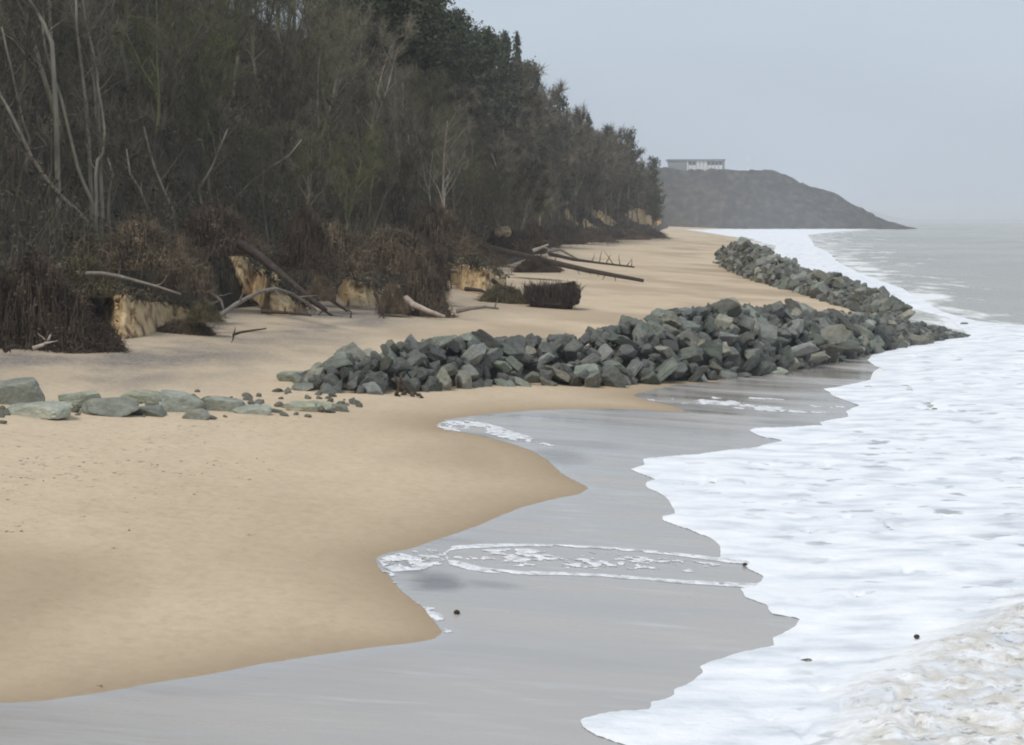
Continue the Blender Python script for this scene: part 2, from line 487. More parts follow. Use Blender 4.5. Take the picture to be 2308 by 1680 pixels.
M['white'] = simple('white_paint', [(0.3, (0.72, 0.72, 0.70)), (0.7, (0.80, 0.80, 0.79))], 0.5, rough=0.6)
M['slate'] = simple('grey_cladding', [(0.3, (0.16, 0.19, 0.20)), (0.7, (0.22, 0.25, 0.26))], 0.5, rough=0.6)
m, nt, b = material('window_glass', 0.1, 0.5); b.inputs['Base Color'].default_value = (0.05, 0.065, 0.075, 1); M['glass'] = m

# ------------------------------------------------------------------ beach, swash, foam, sea
WET = [(-700, 1640), (-300, 1590), (0, 1560), (100, 1553), (300, 1521), (500, 1489), (600, 1468), (680, 1456), (780, 1441), (900, 1427), (960, 1417), (982, 1402),
       (962, 1375), (935, 1345), (900, 1320), (872, 1292), (858, 1272), (838, 1258), (830, 1240), (856, 1226), (915, 1214), (960, 1199),
       (1010, 1184), (1060, 1166), (1105, 1144), (1150, 1126), (1210, 1110), (1280, 1096), (1304, 1082), (1275, 1066), (1240, 1048), (1215, 1022),
       (1180, 1000), (1130, 982), (1060, 964), (985, 953), (966, 942), (985, 930), (1060, 920), (1150, 912), (1250, 907), (1380, 906), (1470, 911), (1525, 913),
       (1490, 899), (1440, 889), (1400, 876), (1450, 862), (1500, 853), (1590, 846), (1700, 820), (1900, 780), (2080, 745), (2300, 745), (2900, 745), (3400, 1000), (3600, 1900), (3000, 3200), (-400, 3200), (-900, 2400)]
wet_poly = [on_ground(u, v)[:2] for u, v in WET]
FOAM = [(1180, 2300), (1260, 1900), (1480, 1690), (1400, 1651), (1330, 1630), (1290, 1610), (1295, 1597), (1330, 1585), (1440, 1570), (1440, 1556), (1482, 1538), (1480, 1527), (1530, 1508), (1562, 1492), (1557, 1478), (1600, 1462),
        (1660, 1446), (1712, 1430), (1710, 1414), (1760, 1398), (1775, 1380), (1790, 1371), (1715, 1362), (1700, 1340), (1655, 1322), (1635, 1305), (1688, 1290), (1700, 1278), (1660, 1262),
        (1640, 1246), (1600, 1236), (1592, 1210), (1570, 1190), (1520, 1172), (1468, 1152), (1466, 1144), (1492, 1138), (1490, 1118), (1478, 1100), (1430, 1082), (1424, 1070),
        (1448, 1062), (1418, 1052), (1394, 1040), (1420, 1030), (1418, 1016), (1520, 1010), (1680, 992), (1735, 976), (1690, 968), (1660, 955), (1680, 949), (1830, 944), (1820, 936), (1880, 924),
        (1870, 912), (1905, 900), (1850, 880), (1830, 862), (1930, 842), (1965, 825), (1920, 800), (1930, 788), (2000, 770), (2080, 752), (2150, 748), (2140, 735), (2105, 705), (2040, 690), (1975, 676), (1935, 652), (1865, 634), (1765, 604), (1712, 578),
        (1720, 545), (1660, 527), (1590, 520), (1520, 514), (1600, 509), (1700, 508), (1840, 506), (1940, 508), (1850, 514), (1780, 520), (1790, 545), (1830, 558), (1850, 575), (1900, 602), (1950, 622), (2000, 640), (2050, 668), (2080, 690), (2160, 712), (2268, 722), (2500, 726), (3000, 760), (3400, 1000), (3600, 1900), (3000, 3200)]
foam_poly = [on_ground(u, v)[:2] if v > 760 else on_sea(u, v)[:2] for u, v in FOAM]
CHURN = [(2700, 1200), (2268, 1322), (2190, 1370), (2100, 1415), (2010, 1470), (1930, 1520), (1880, 1565), (1860, 1610), (1850, 1660), (1820, 2000), (2600, 2600), (3600, 1900)]
churn_poly = [on_sea(u, v)[:2] for u, v in CHURN]

# the beach: one sheet that also runs under the bank and under the sea
X, Y = fan(9, 2600, 430, -0.42, 0.42, 420, lin=10)
Z = beach_z(X, Y)
sdw = signed_dist(X, Y, wet_poly)
t_ = (shore_x(Y) - X) / (shore_x(Y) - foot_x(Y))
edge = 0.10 * fbm(X * 1.5, Y * 0.8, 21)
dampn = fbm(X * 0.22, Y * 0.10, 31)
damp = np.clip(1 - (-sdw - 0.15) / (1.6 + 5 * np.clip(dampn + 0.2, 0, 1)), 0, 1) ** 1.3
damp = np.maximum(damp, 1.15 * np.exp(np.minimum(sdw, 0) / (0.5 + 0.02 * Y)))
damp = np.where(sdw > 0, 1, np.minimum(damp, 1.1))
damp = np.maximum(damp, 0.75 * np.clip((fbm(X * 0.13, Y * 0.07, 41, 4) + 0.02) * 7, 0, 1) * np.clip(1.7 - t_ * 1.5, 0, 1))
shing = np.clip((t_ - 0.62) * 6, 0, 1) * np.clip((170 - Y) / 60, 0, 1) * np.clip((Y - 50) / 12, 0, 1)
far = np.clip((Y - 110) / 40, 0, 1) * np.clip(t_ * 5, 0, 1)
litter = np.clip(1 - np.abs(t_ - 0.58 + 0.16 * fbm(X * 0.3, Y * 0.15, 9)) * 7, 0, 1) * (Y < 60) * np.clip((Y - 36) / 6, 0, 1) + 0.15 * (t_ > 0.4)
me = np_mesh('beach', np.stack([X, Y, Z], -1).reshape(-1, 3), Q=grid_quads(*X.shape), mat=M['sand'], attrs={'damp': damp, 'shingle': shing, 'far': far, 'litter': litter})
link('beach', me, kind='structure', label='pale golden sand beach between wooded bank and surf', cat='beach')

# the film of water left on the sand
X, Y = fan(13, 140, 420, -0.34, 0.36, 520, lin=4)
sdw = signed_dist(X, Y, wet_poly) + 0.10 * fbm(X * 1.2, Y * 0.8, 21)
Z = beach_z(X, Y) + 0.004
shoal = np.clip(1 - sdw / (0.25 + 0.5 * np.clip(fbm(X * 0.3, Y * 0.2, 77) + 0.35, 0, 1)), 0, 1)
silt = np.zeros_like(X)
for u, v, ru, rv, w in ((965, 1288, 85, 26, 1.0), (905, 1262, 60, 14, .7), (1080, 1296, 90, 12, .5), (1120, 972, 130, 9, .6), (1235, 1012, 70, 22, .55), (1290, 985, 140, 12, .4), (1560, 905, 130, 8, .5), (1750, 938, 90, 9, .5)):
    cpt = on_ground(u, v); a_ = (on_ground(u + ru, v)[0] - cpt[0]); b_ = abs(on_ground(u, v - rv)[1] - cpt[1])
    e_ = np.hypot((X - cpt[0]) / a_, (Y - cpt[1]) / b_) + 0.9 * fbm(X * 1.2 / max(a_, .3), Y * 2.2 / max(b_, .3), 200 + int(u), 5)
    silt = np.maximum(silt, w * np.clip((1 - e_) * 1.6, 0, 1))
V, T, A = clip_grid(X, Y, Z, sdw, {'shoal': shoal, 'silt': silt})
me = np_mesh('swash_water', V, T=T, mat=M['film'], attrs=A)
link('swash_water', me, kind='structure', label='thin grey swash water glossy over wet sand', cat='water')

# foam
def foam_sheet(name, y0, y1, rows, th0, th1, cols, lin, label):
    X, Y = fan(y0, y1, rows, th0, th1, cols, lin=lin)
    sc = np.clip(Y / 45, 1, 30)
    s = signed_dist(X, Y, foam_poly)
    s = s + 0.28 * sc ** 0.8 * (1 + 1.8 * np.clip((Y - 140) / 120, 0, 1)) * fbm(X / sc * 1.6, Y / sc * 0.7, 51, 5) + 0.10 * np.clip(vnoise(X * 2.2, Y * 0.9, 4) - 0.3, 0, 1)
    ch = np.clip(signed_dist(X, Y, churn_poly) / 0.9 + 0.8 * fbm(X * 0.7, Y * 0.7, 55) + 0.3, 0, 1)
    rmp = np.clip(s / 0.22, 0, 1) ** 0.5; inn = np.clip((s - 0.5) / 1.5, 0, 1)
    body = 0.030 * rmp + inn * (0.16 * fbm(X * 0.7, Y * 0.5, 61, 3) + 0.07)
    body = body + ch * (0.10 + 0.07 * (1 - np.abs(2 * vnoise(X * 2.2, Y * 1.6, 71) - 1)) + 0.07 * (1 - np.abs(2 * vnoise(X * 5.1, Y * 4.1, 73) - 1)) + 0.22 * fbm(X * 0.5, Y * 0.4, 75, 3)) + np.clip((Y - 100) / 60, 0, 1) * inn * (0.15 + 0.5 * fbm(X * 0.2, Y * 0.08, 81))
    Z = np.maximum(beach_z(X, Y), 0.0) + 0.012 + np.maximum(body, -0.0)
    hn = fbm(X / sc ** .5 * 1.5, Y / sc ** .5 * 1.0, 131, 4) + 0.22 * fbm(X * 0.14, Y * 0.10, 137, 3)
    hf = (0.325 - hn) * 2.0 + 0.5 * np.clip(1 - s / 0.8, 0, 1) + 0.10 * ch
    Z = np.maximum(beach_z(X, Y), 0.0) + 0.005 + np.maximum(body, 0.0) * np.clip(hf / 0.22, 0.0, 1) ** 0.7
    s = np.minimum(s + 0.05 * fbm(X * 3.4, Y * 1.8, 53, 3), hf)
    V, T, A = clip_grid(X, Y, Z, s, {'inner': inn, 'churn': ch})
    me = np_mesh(name, V, T=T, mat=M['foam'], attrs=A)
    return link(name, me, kind='stuff', label=label, cat='foam')
foam_sheet('surf_foam', 13, 150, 520, -0.05, 0.46, 520, 3, 'thick white foam of the broken waves washing over wet sand')
foam_sheet('breaker_foam', 150, 2200, 330, 0.03, 0.30, 330, 0, 'white line of breaking waves along the beach behind the groyne')

def lace(outline, label, thr, seed, fx=1.0, n=(420, 150)):
    """broken froth lying on the wet sand inside an outline"""
    P = np.array([on_ground(u, v)[:2] for u, v in outline])
    x0, y0 = P.min(0) - 0.3; x1, y1 = P.max(0) + 0.3
    X, Y = np.meshgrid(np.linspace(x0, x1, n[0]), np.linspace(y0, y1, n[1]))
    sd = signed_dist(X, Y, P)
    nn = fbm(X * 1.1 * fx, Y * 1.3 * fx, seed, 5) * 0.8 + 0.7 * fbm(X * 5 * fx, Y * 4 * fx, seed + 9, 4)
    S = np.minimum(sd + 0.14 * fbm(X * 2.2, Y * 2.2, seed + 3, 4), (nn + thr) * 1.5)
    Z = beach_z(X, Y) + 0.008 + 0.018 * np.clip(S / 0.10, 0, 1)
    V, T, A = clip_grid(X, Y, Z, S, {'inner': np.zeros_like(X), 'churn': np.zeros_like(X)})
    link('froth', np_mesh('froth', V, T=T, mat=M['froth']), kind='stuff', label=label, cat='foam')
def band(pts):
    up = [(u, v - h) for u, v, h in pts]; dn = [(u, v + h) for u, v, h in pts]
    return up + dn[::-1]
lace(band([(982, 1228, 3), (1000, 1216, 5), (1050, 1211, 4), (1130, 1208, 3), (1250, 1210, 2), (1330, 1214, 2), (1400, 1220, 3), (1480, 1227, 3), (1560, 1236, 4), (1640, 1246, 6), (1700, 1252, 8)]), 'broken white froth line on the wet sand, upper edge of a spent swash tongue', 0.17, 5, 1.0, (420, 130))
lace(band([(984, 1232, 3), (1000, 1246, 7), (1035, 1256, 7), (1080, 1264, 5), (1150, 1270, 4), (1250, 1272, 3), (1340, 1276, 3), (1420, 1282, 3), (1520, 1290, 4), (1600, 1295, 4), (1670, 1299, 5), (1730, 1302, 6)]), 'broken white froth line on the wet sand, lower edge of a spent swash tongue', 0.20, 15, 1.0, (420, 130))
lace([(1000, 1222), (1130, 1216), (1300, 1222), (1450, 1236), (1600, 1250), (1560, 1270), (1350, 1262), (1180, 1258), (1050, 1250), (1010, 1240)], 'faint torn froth between the two edges of the spent swash tongue', -0.09, 25, 1.3)
lace([(836, 1240), (880, 1226), (950, 1216), (990, 1222), (985, 1250), (930, 1264), (870, 1268), (845, 1256)], 'torn froth at the very tip of the spent swash tongue', 0.0, 35, 1.6)
lace([(966, 944), (985, 931), (1040, 928), (1100, 944), (1180, 970), (1230, 990), (1150, 978), (1060, 962), (985, 953)], 'torn froth curling round the tip of the swash below the groyne', 0.03, 45, 1.0)
lace([(1430, 880), (1560, 876), (1720, 884), (1880, 902), (1900, 920), (1700, 912), (1540, 896), (1440, 890)], 'pale streaks of froth on the wet sand beside the groyne', -0.03, 55, 0.55)
lace([(840, 1262), (862, 1282), (905, 1322), (965, 1375), (985, 1404), (1010, 1400), (985, 1370), (930, 1320), (885, 1282), (860, 1262)], 'thin froth trace along the swash edge by the round dark pebble', -0.06, 65, 1.6)

# sea
X, Y = fan(14, 20000, 420, -0.10, 0.75, 420, lin=6)
s = X - shore_x(Y) + 3.0
sf = signed_dist(X, Y, foam_poly)
calm = np.clip(-sf / 12, 0, 1)
ph = X * 0.33 - 0.05 * Y + 3 * fbm(X * 0.02, Y * 0.012, 91)
Z = -0.003 + calm * (0.16 * np.sin(ph) + 0.6 * fbm(X * 0.12, Y * 0.05, 93)) * np.clip(900 / Y, 0, 1)
surf = 0.30 * np.clip(1 + sf / np.clip(Y * 0.10, 8, 60), 0, 1) ** 1.5
V, T, A = clip_grid(X, Y, Z, s, {'surf': surf})
me = np_mesh('sea', V, T=T, mat=M['sea'], attrs=A)
link('sea', me, kind='structure', label='murky grey brown sea reaching the hazy horizon', cat='sea')

# ------------------------------------------------------------------ the wooded bank, the headland
ys = np.exp(np.linspace(math.log(18), math.log(1350), 420))
ds = np.concatenate([np.linspace(-0.6, 12, 60), np.linspace(12.6, 45, 50), np.linspace(48, 160, 18)])
D_, Y = np.meshgrid(ds, ys)
X = foot_x(Y) - D_
Z = bank_z(D_, Y) - 0.02
me = np_mesh('hillside', np.stack([X, Y, Z], -1).reshape(-1, 3), Q=grid_quads(*X.shape), mat=M['soil'])
link('hillside', me, kind='structure', label='steep dark wooded bank above the beach', cat='hillside')

hp = [(1380, 380), (1440, 376), (1500, 376), (1560, 378), (1640, 380), (1680, 380), (1720, 384), (1750, 393), (1775, 408), (1820, 424), (1860, 440), (1890, 458), (1925, 476), (1955, 489), (1985, 497), (2012, 502), (2030, 506)]
us = np.linspace(1380, 2030, 260)
tv = np.interp(us, [p[0] for p in hp], [p[1] for p in hp])
YF = 1480.0
rows = []
for k in np.linspace(0, 1, 40):
    y = YF + 90 * k if k < 0.6 else YF + 54 + (k - 0.6) * 500
    q = min(k / 0.6, 1)
    r_ = []
    for u, v in zip(us, tv):
        top = at_depth(u, v, YF + 54)[2]
        z = -1.0 + (top + 1.0) * (q ** 0.8) if k < 0.6 else top - (k - 0.6) * 8
        x = at_depth(u, v, YF + 54 * q)[0]
        z += (4.0 * float(fbm(x * 0.05, y * 0.05, 5)) + 2.4 * float(vnoise(x * 0.35, y * 0.2, 6))) * min(1, max(z, 0) / 6)
        r_.append((x, y + 14 * float(fbm(x * 0.025, 0.0, 8)) * (1 - q), z))
    rows.append(r_)
V = np.array(rows)
me = np_mesh('headland', V.reshape(-1, 3), Q=grid_quads(V.shape[0], V.shape[1]), mat=M['head'])
link('headland', me, kind='structure', label='hazy scrub covered headland sloping down into the sea', cat='headland')
# low far coast behind the headland's tip
us = np.linspace(1880, 2500, 140); yb = 12000.0
V = []
for u in us:
    hgt = 9 + 48 * max(0, 1 - abs(u - 1935) / 75) + 10 * float(fbm(u * 0.05, 3.0, 4)) + (1 if u < 2268 else 0)
    p = at_depth(u, 488, yb)
    V += [(p[0], yb, -1), (p[0], yb + 60, max(hgt, 8)), (p[0], yb + 400, -1)]
Q = []
for i in range(len(us) - 1):
    for k in (0, 1): Q.append((i * 3 + k, i * 3 + 3 + k, i * 3 + 4 + k, i * 3 + 1 + k))
link('far_coast', np_mesh('far_coast', V, Q=Q, mat=M['head']), kind='structure', label='very faint low coast on the horizon beyond the headland', cat='coast')

# bare sand scarps in the bank (outlines traced on the bank's face)
SCARPS = [
    ('bare sandy scarp low in the bank beside the big dark bramble mound', [(232, 640), (262, 650), (300, 662), (335, 668), (375, 672), (440, 690), (405, 708), (362, 722), (330, 740), (262, 748), (240, 720), (232, 690)], 71.0, 4.5),
    ('narrow tall sandy slip with a pointed top and a dark trunk along its side', [(502, 535), (530, 556), (560, 585), (596, 612), (622, 640), (660, 668), (690, 690), (640, 698), (585, 695), (572, 672), (548, 640), (525, 600), (506, 565)], 94.0, 5.0),
    ('small sandy scarp between two scrub mounds near the pale log', [(745, 640), (765, 612), (800, 625), (845, 650), (850, 668), (812, 678), (765, 676)], 103.0, 4.0),
    ('sand slope spilling out below the fallen tree', [(985, 590), (1010, 588), (1075, 592), (1120, 625), (1080, 652), (1015, 640), (996, 618)], 135.0, 5.0),
    ('pale sandy streak in the far bank beside the thicket end', [(1228, 452), (1250, 458), (1290, 480), (1328, 508), (1300, 510), (1262, 482)], 400.0, 14.0),
    ('small pale sand patch high in the far bank', [(1305, 462), (1330, 466), (1360, 486), (1372, 498), (1340, 492)], 430.0, 14.0),
    ('broad pale sand face at the end of the far bank', [(1372, 458), (1395, 452), (1440, 470), (1470, 494), (1440, 500), (1410, 488), (1385, 475)], 500.0, 16.0),
]
SC_PIX = []; FRINGE = []
for lab, poly, y0, run in SCARPS:
    pu = np.array([p[0] for p in poly], float); pv = np.array([p[1] for p in poly], float)
    SC_PIX.append((poly, y0))
    gu = np.linspace(pu.min() - 6, pu.max() + 6, 56); gv = np.linspace(pv.min() - 8, pv.max() + 12, 48)
    GU, GV = np.meshgrid(gu, gv)
    ext = poly
    S = np.maximum(signed_dist(GU, GV, poly), signed_dist(GU, GV - 7, poly)) + 15 * fbm(GU * 0.07, GV * 0.07, int(y0), 5)
    # toe of each column on the ground, the face leaning back into the bank above it
    vb = []
    for u in gu:
        ins = in_poly(np.full(200, u), np.linspace(pv.min(), pv.max(), 200), poly)
        vb.append(np.linspace(pv.min(), pv.max(), 200)[ins].max() if ins.any() else np.nan)
    vb = np.array(vb); okc = ~np.isnan(vb); vb = np.interp(gu, gu[okc], vb[okc])
    base_y = np.clip(np.array([on_ground(u, v, ground_z)[1] for u, v in zip(gu, vb)]), y0 * 0.75, y0 * 1.25)
    base_y = np.convolve(np.pad(base_y, 4, mode='edge'), np.ones(9) / 9, 'valid')
    base_y = base_y - 1.1 * base_y.mean() / 90
    SC_PIX[-1] = (poly, float(base_y.mean()))
    px_m = base_y.mean() / F * SU
    hgt_m = np.maximum(vb[None, :] - GV, 0) * px_m
    DEP = base_y[None, :] + hgt_m * 0.85 - 0.3 * np.exp(-hgt_m / (0.35 * px_m / 0.02)) * (px_m / 0.02) + 0.3 * (px_m / 0.02) + 0.75 * (px_m / 0.02) * fbm(GU * 0.05, GV * 0.06, 7 + int(y0), 5) * np.clip(hgt_m * 2, 0, 1)
    P = np.array([[at_depth(u, v, d) for u, v, d in zip(a, b_, c_)] for a, b_, c_ in zip(GU, GV, DEP)])
    V, T, A = clip_grid(P[..., 0], P[..., 1], P[..., 2], S, {})
    me = np_mesh('sand_scarp', V, T=T, mat=M['scarp'])
    o = link('sand_scarp', me, label=lab, cat='scarp', kind='structure')
    sm = o.modifiers.new('thick', 'SOLIDIFY'); sm.thickness = 0.5; sm.offset = 1
    # roots and dead stems hanging over its upper rim
    rr_ = np.random.default_rng(int(y0)); n_ = 90; F0 = []
    for q_ in range(n_):
        u = rr_.uniform(pu.min(), pu.max()); ins = in_poly(np.full(120, u), np.linspace(pv.min(), pv.max(), 120), poly)
        if not ins.any(): continue
        v = np.linspace(pv.min(), pv.max(), 120)[ins].min() - rr_.uniform(0, 10)
        ci = int(np.clip(np.searchsorted(gu, u), 0, 55)); F0.append(at_depth(u, v, base_y[ci] + (vb[ci] - v) * px_m * 0.75 - 0.15))
    FRINGE.append((np.array(F0), px_m))

def scarp_clear(p, hgt, rad):
    """true where a plant at p would stand before one of the bare scarps"""
    for poly, y0 in SC_PIX:
        if p[1] > y0 + 8 * (y0 / 90): continue
        for hz in (0.1, 0.5, 0.9):
            for sx in (-0.6, 0.0, 0.6):
                u, v = project((p[0] + sx * rad, p[1], p[2] + hz * hgt))
                if in_poly(np.array([u]), np.array([v]), poly)[0]: return False
    return True

# ------------------------------------------------------------------ rocks
def rock_mesh(seed, sub=3, kk=75.0):
    """a block broken along a dozen planes, its edges a little worn"""
    r = np.random.default_rng(seed)
    k = r.integers(4, 9)
    N = r.normal(size=(k, 3)); N /= np.linalg.norm(N, axis=1, keepdims=True)
    N = np.concatenate([N, [[0, 0, 1], [0, 0, -1], [1, 0, .2], [-1, .2, 0], [0, 1, 0], [.2, -1, 0]]])
    N /= np.linalg.norm(N, axis=1, keepdims=True)
    Dp = r.uniform(0.55, 1.0, len(N))
    bm = bmesh.new(); bmesh.ops.create_icosphere(bm, subdivisions=sub, radius=1.0)
    V = np.array([v.co[:] for v in bm.verts])
    dots = np.maximum(V @ N.T, 1e-3); rad = Dp / dots
    R = -np.log(np.sum(np.exp(-kk * np.minimum(rad, 4)), 1)) / kk
    R = R * (1 + 0.09 * fbm(V[:, 0] * 2.6 + seed, V[:, 1] * 2.6 + V[:, 2] * 3.1, seed, 4))
    V = V * R[:, None] * np.array([1.0, r.uniform(0.6, 0.9), r.uniform(0.45, 0.8)]) * 0.62
    for v, c_ in zip(bm.verts, V): v.co = c_
    for f_ in bm.faces: f_.smooth = False
    me = bpy.data.meshes.new('boulder'); bm.to_mesh(me); bm.free()
    me.materials.append(M['rock'])
    return me
ROCKS = [rock_mesh(100 + i, 4) for i in range(16)]
WORN = [rock_mesh(170 + i, 4, 34.0) for i in range(8)]
SMALL = [rock_mesh(150 + i, 2) for i in range(8)]
ROCKP = [np.array([v.co[:] for v in m_.vertices]) for m_ in SMALL]
ROCKF = [np.array([p.vertices[:] for p in m_.polygons]) for m_ in SMALL]

def rot_eul(r): return (r.uniform(-0.9, 0.9), r.uniform(-0.9, 0.9), r.uniform(0, 6.28))

def pile(name, label, feet, crests, w, n, smin, smax, seed, fill, backw, green=0.0):
    r = np.random.default_rng(seed)
    root = thing(name, label, 'rocks', tuple(feet[len(feet) // 2]))
    o0 = np.array(root.location)
    feet = np.array(feet); crests = np.array(crests)
    seg = np.linalg.norm(np.diff((feet + crests)[:, :2] / 2, axis=0), axis=1); cum = np.concatenate([[0], np.cumsum(seg)])
    def P(s, q):
        a = np.array([np.interp(s, cum, feet[:, k]) for k in range(3)]); b_ = np.array([np.interp(s, cum, crests[:, k]) for k in range(3)])
        if q <= 1:
            p = a + (b_ - a) * q; p[2] = a[2] + (b_[2] - a[2]) * math.sin(q * math.pi / 2) ** 0.9
            return p
        d = b_ - a; d[2] = 0; d /= np.linalg.norm(d) + 1e-6
        p = b_ + d * backw * (q - 1); p[2] = b_[2] - (b_[2] - a[2] + 0.4) * (q - 1)
        return p
    # rubble core below the boulders
    S = np.linspace(0, cum[-1], 60); Qs = np.linspace(-0.05, 2, 14)
    V = []
    for s in S:
        for q in Qs:
            p = P(s, max(q, 0)) - o0; p[2] -= 0.42 + 0.25 * r.uniform(0, 1); V.append(p)
    link('rubble_core', np_mesh('rubble_core', V, Q=grid_quads(60, 14), mat=M['core'], smooth=False), root, kind='stuff')
    # best-candidate sampling keeps the blocks apart
    pts = []
    arr = np.zeros((0, 3)); tries = 0
    wts = np.array([1.0] * 8)
    while len(pts) < n and tries < n * 60:
        tries += 1
        s = r.uniform(0, cum[-1]); q = r.uniform(-0.02, 1.0) if r.random() < 0.86 else r.uniform(1.0, 1.7)
        p = P(s, max(q, 0)); size = smin + (smax - smin) * r.random() ** 1.9
        if len(arr) and np.min(np.linalg.norm(arr - p, axis=1)) < size * (0.80 - 0.35 * tries / (n * 60)): continue
        pts.append((p, size)); arr = np.vstack([arr, p])
    for p, size in pts:
        o = link('boulder', ROCKS[r.integers(len(ROCKS))], root)
        o.location = p - o0 + np.array([0, 0, r.uniform(-0.15, 0.10) * size])
        o.rotation_euler = rot_eul(r); o.scale = size * np.array([r.uniform(0.9, 1.6), r.uniform(0.75, 1.15), r.uniform(0.55, 1.05)])
        g = r.random()
        o.color = (0.94, 1.0, 0.92, 1) if g < 0.35 else ((1.12, 1.06, 0.94, 1) if g < 0.6 else (1, 1, 1, 1))
    Vs = []; Ts = []; k = 0
    for i in range(fill):
        p = P(r.uniform(0, cum[-1]), r.uniform(0, 1.35)) - o0; m_ = r.integers(len(SMALL)); sz = r.uniform(0.55, 1.0) * smin
        A_ = np.linalg.qr(r.normal(size=(3, 3)))[0]; A_ *= np.sign(np.linalg.det(A_))
        Vs.append(ROCKP[m_] @ A_.T * sz + p + (0, 0, r.uniform(-.15, .10))); Ts.append(ROCKF[m_] + k); k += len(ROCKP[m_])
    link('small_stones', np_mesh('small_stones', np.concatenate(Vs), T=np.concatenate(Ts), mat=M['rock'], smooth=False), root, kind='stuff')
    return root

near = [(640, 842, 828, 0.8), (700, 866, 800, 1.4), (750, 872, 768, 2.0), (830, 872, 748, 2.6), (940, 868, 730, 3.0), (1060, 858, 726, 3.2), (1180, 854, 730, 3.4), (1300, 858, 715, 3.8), (1420, 852, 694, 4.5), (1530, 846, 674, 5.2), (1640, 838, 668, 6.0),
        (1760, 822, 672, 6.5), (1860, 800, 682, 6.5), (1960, 776, 692, 6.0), (2040, 764, 705, 5.0), (2100, 757, 722, 3.5), (2145, 750, 740, 1.8)]
ft = []; cr = []
for u, vf, vc, w in near:
    p = on_ground(u, vf); ft.append(p); cr.append(at_depth(u, vc + (34 if u < 1250 else 34 - 16 * min(1, (u - 1250) / 250)), p[1] + w))
pile('rock_groyne', 'long groyne of angular grey green boulders running from the sand into the surf', ft, cr, None, 300, 0.62, 1.30, 5, 1000, 3.5)
farp = [(1600, 590, 560, 6), (1620, 602, 540, 9), (1650, 616, 536, 12), (1690, 628, 545, 14), (1730, 640, 570, 15), (1790, 656, 598, 16), (1850, 676, 612, 15), (1910, 692, 634, 14), (1960, 706, 654, 12), (2000, 715, 678, 9)]
ft = []; cr = []
for u, vf, vc, w in farp:
    p = on_ground(u, vf); ft.append(p); cr.append(at_depth(u, vc + 5, p[1] + w))
pile('rock_revetment', 'farther ridge of grey boulders along the waterline, highest at its far end', ft, cr, None, 300, 0.75, 1.5, 9, 800, 6)

loose = [  # u, v of the base, width, height in photo pixels, label
    (22, 898, 120, 78, 'large grey boulder half buried in the sand, tallest of the loose row'),
    (78, 926, 150, 66, 'broad grey boulder with a dark shadow under its front edge'),
    (165, 900, 100, 36, 'low sandy coloured boulder between two broad grey ones'),
    (235, 922, 140, 52, 'long flat grey boulder with a dark hollow below it'),
    (322, 922, 84, 34, 'pale low stone leaning out of the long flat boulder'),
    (312, 892, 100, 34, 'pale sand dusted boulder behind the loose row'),
    (395, 912, 110, 62, 'upright rounded grey boulder in the middle of the loose row'),
    (432, 930, 62, 40, 'small grey boulder set in front of the loose row'),
    (492, 912, 96, 42, 'dark sided boulder with a deep gap beneath it'),
    (552, 918, 78, 34, 'low grey boulder at the end of the loose row'),
    (664, 912, 66, 24, 'small yellowish boulder sunk in the sand, bigger of a pair'),
    (708, 908, 62, 26, 'small rounded yellowish boulder beside a pointed stone'),
    (752, 912, 46, 26, 'small pointed grey stone at the edge of the sand flat'),
    (120, 912, 60, 26, 'small grey stone wedged between the broad boulder and the sandy one'),
    (275, 912, 60, 30, 'small grey stone on the seaward end of the long flat boulder'),
    (455, 902, 60, 34, 'grey stone leaning on the upright rounded boulder'),
    (350, 900, 56, 30, 'small pale stone behind the upright rounded boulder'),
    (600, 914, 44, 16, 'flat stone just clear of the low grey boulder'),
    (640, 846, 60, 26, 'low sand dusted stone by the landward end of the groyne'),
    (668, 866, 54, 22, 'low grey stone half buried beside the landward end of the groyne'),
    (1590, 584, 20, 9, 'single dark stone on the sand beside the far ridge of boulders'),
    (2138, 720, 18, 9, 'single dark stone awash in surf off the end of the groyne'),
    (1725, 830, 50, 18, 'flat stone lying on wet sand below the groyne'),
    (1640, 836, 44, 16, 'small flat stone touching the foot of the groyne on wet sand'),
]
r = np.random.default_rng(31)
for i, (u, v, wpx, hpx, lab) in enumerate(loose):
    p = on_ground(u, v) if v > 725 else (on_sea(u, v) if u > 2000 else on_ground(u, v))
    sc = p[1] / F * SU
    o = link('boulder', WORN[(i * 5 + 2) % len(WORN)], None, lab, 'boulder', 'loose boulders on the sand')
    w, h = wpx * sc * 0.94, hpx * sc * 0.92
    o.scale = (w * 1.05, w * 0.95, h * 1.45)
    o.rotation_euler = (r.uniform(-0.15, 0.15), r.uniform(-0.15, 0.15), r.uniform(-0.5, 0.5) + (3.14 if i % 2 else 0))
    o.location = (p[0], p[1] + w * 0.35, p[2] + h * 0.22)
    o.color = (1.5, 1.5, 1.25, 1) if 'yellow' in lab or 'sand' in lab and 'dusted' in lab or 'sandy' in lab else ((2.0, 2.0, 1.85, 1) if i in (0, 3, 7) else (1.35, 1.36, 1.26, 1))

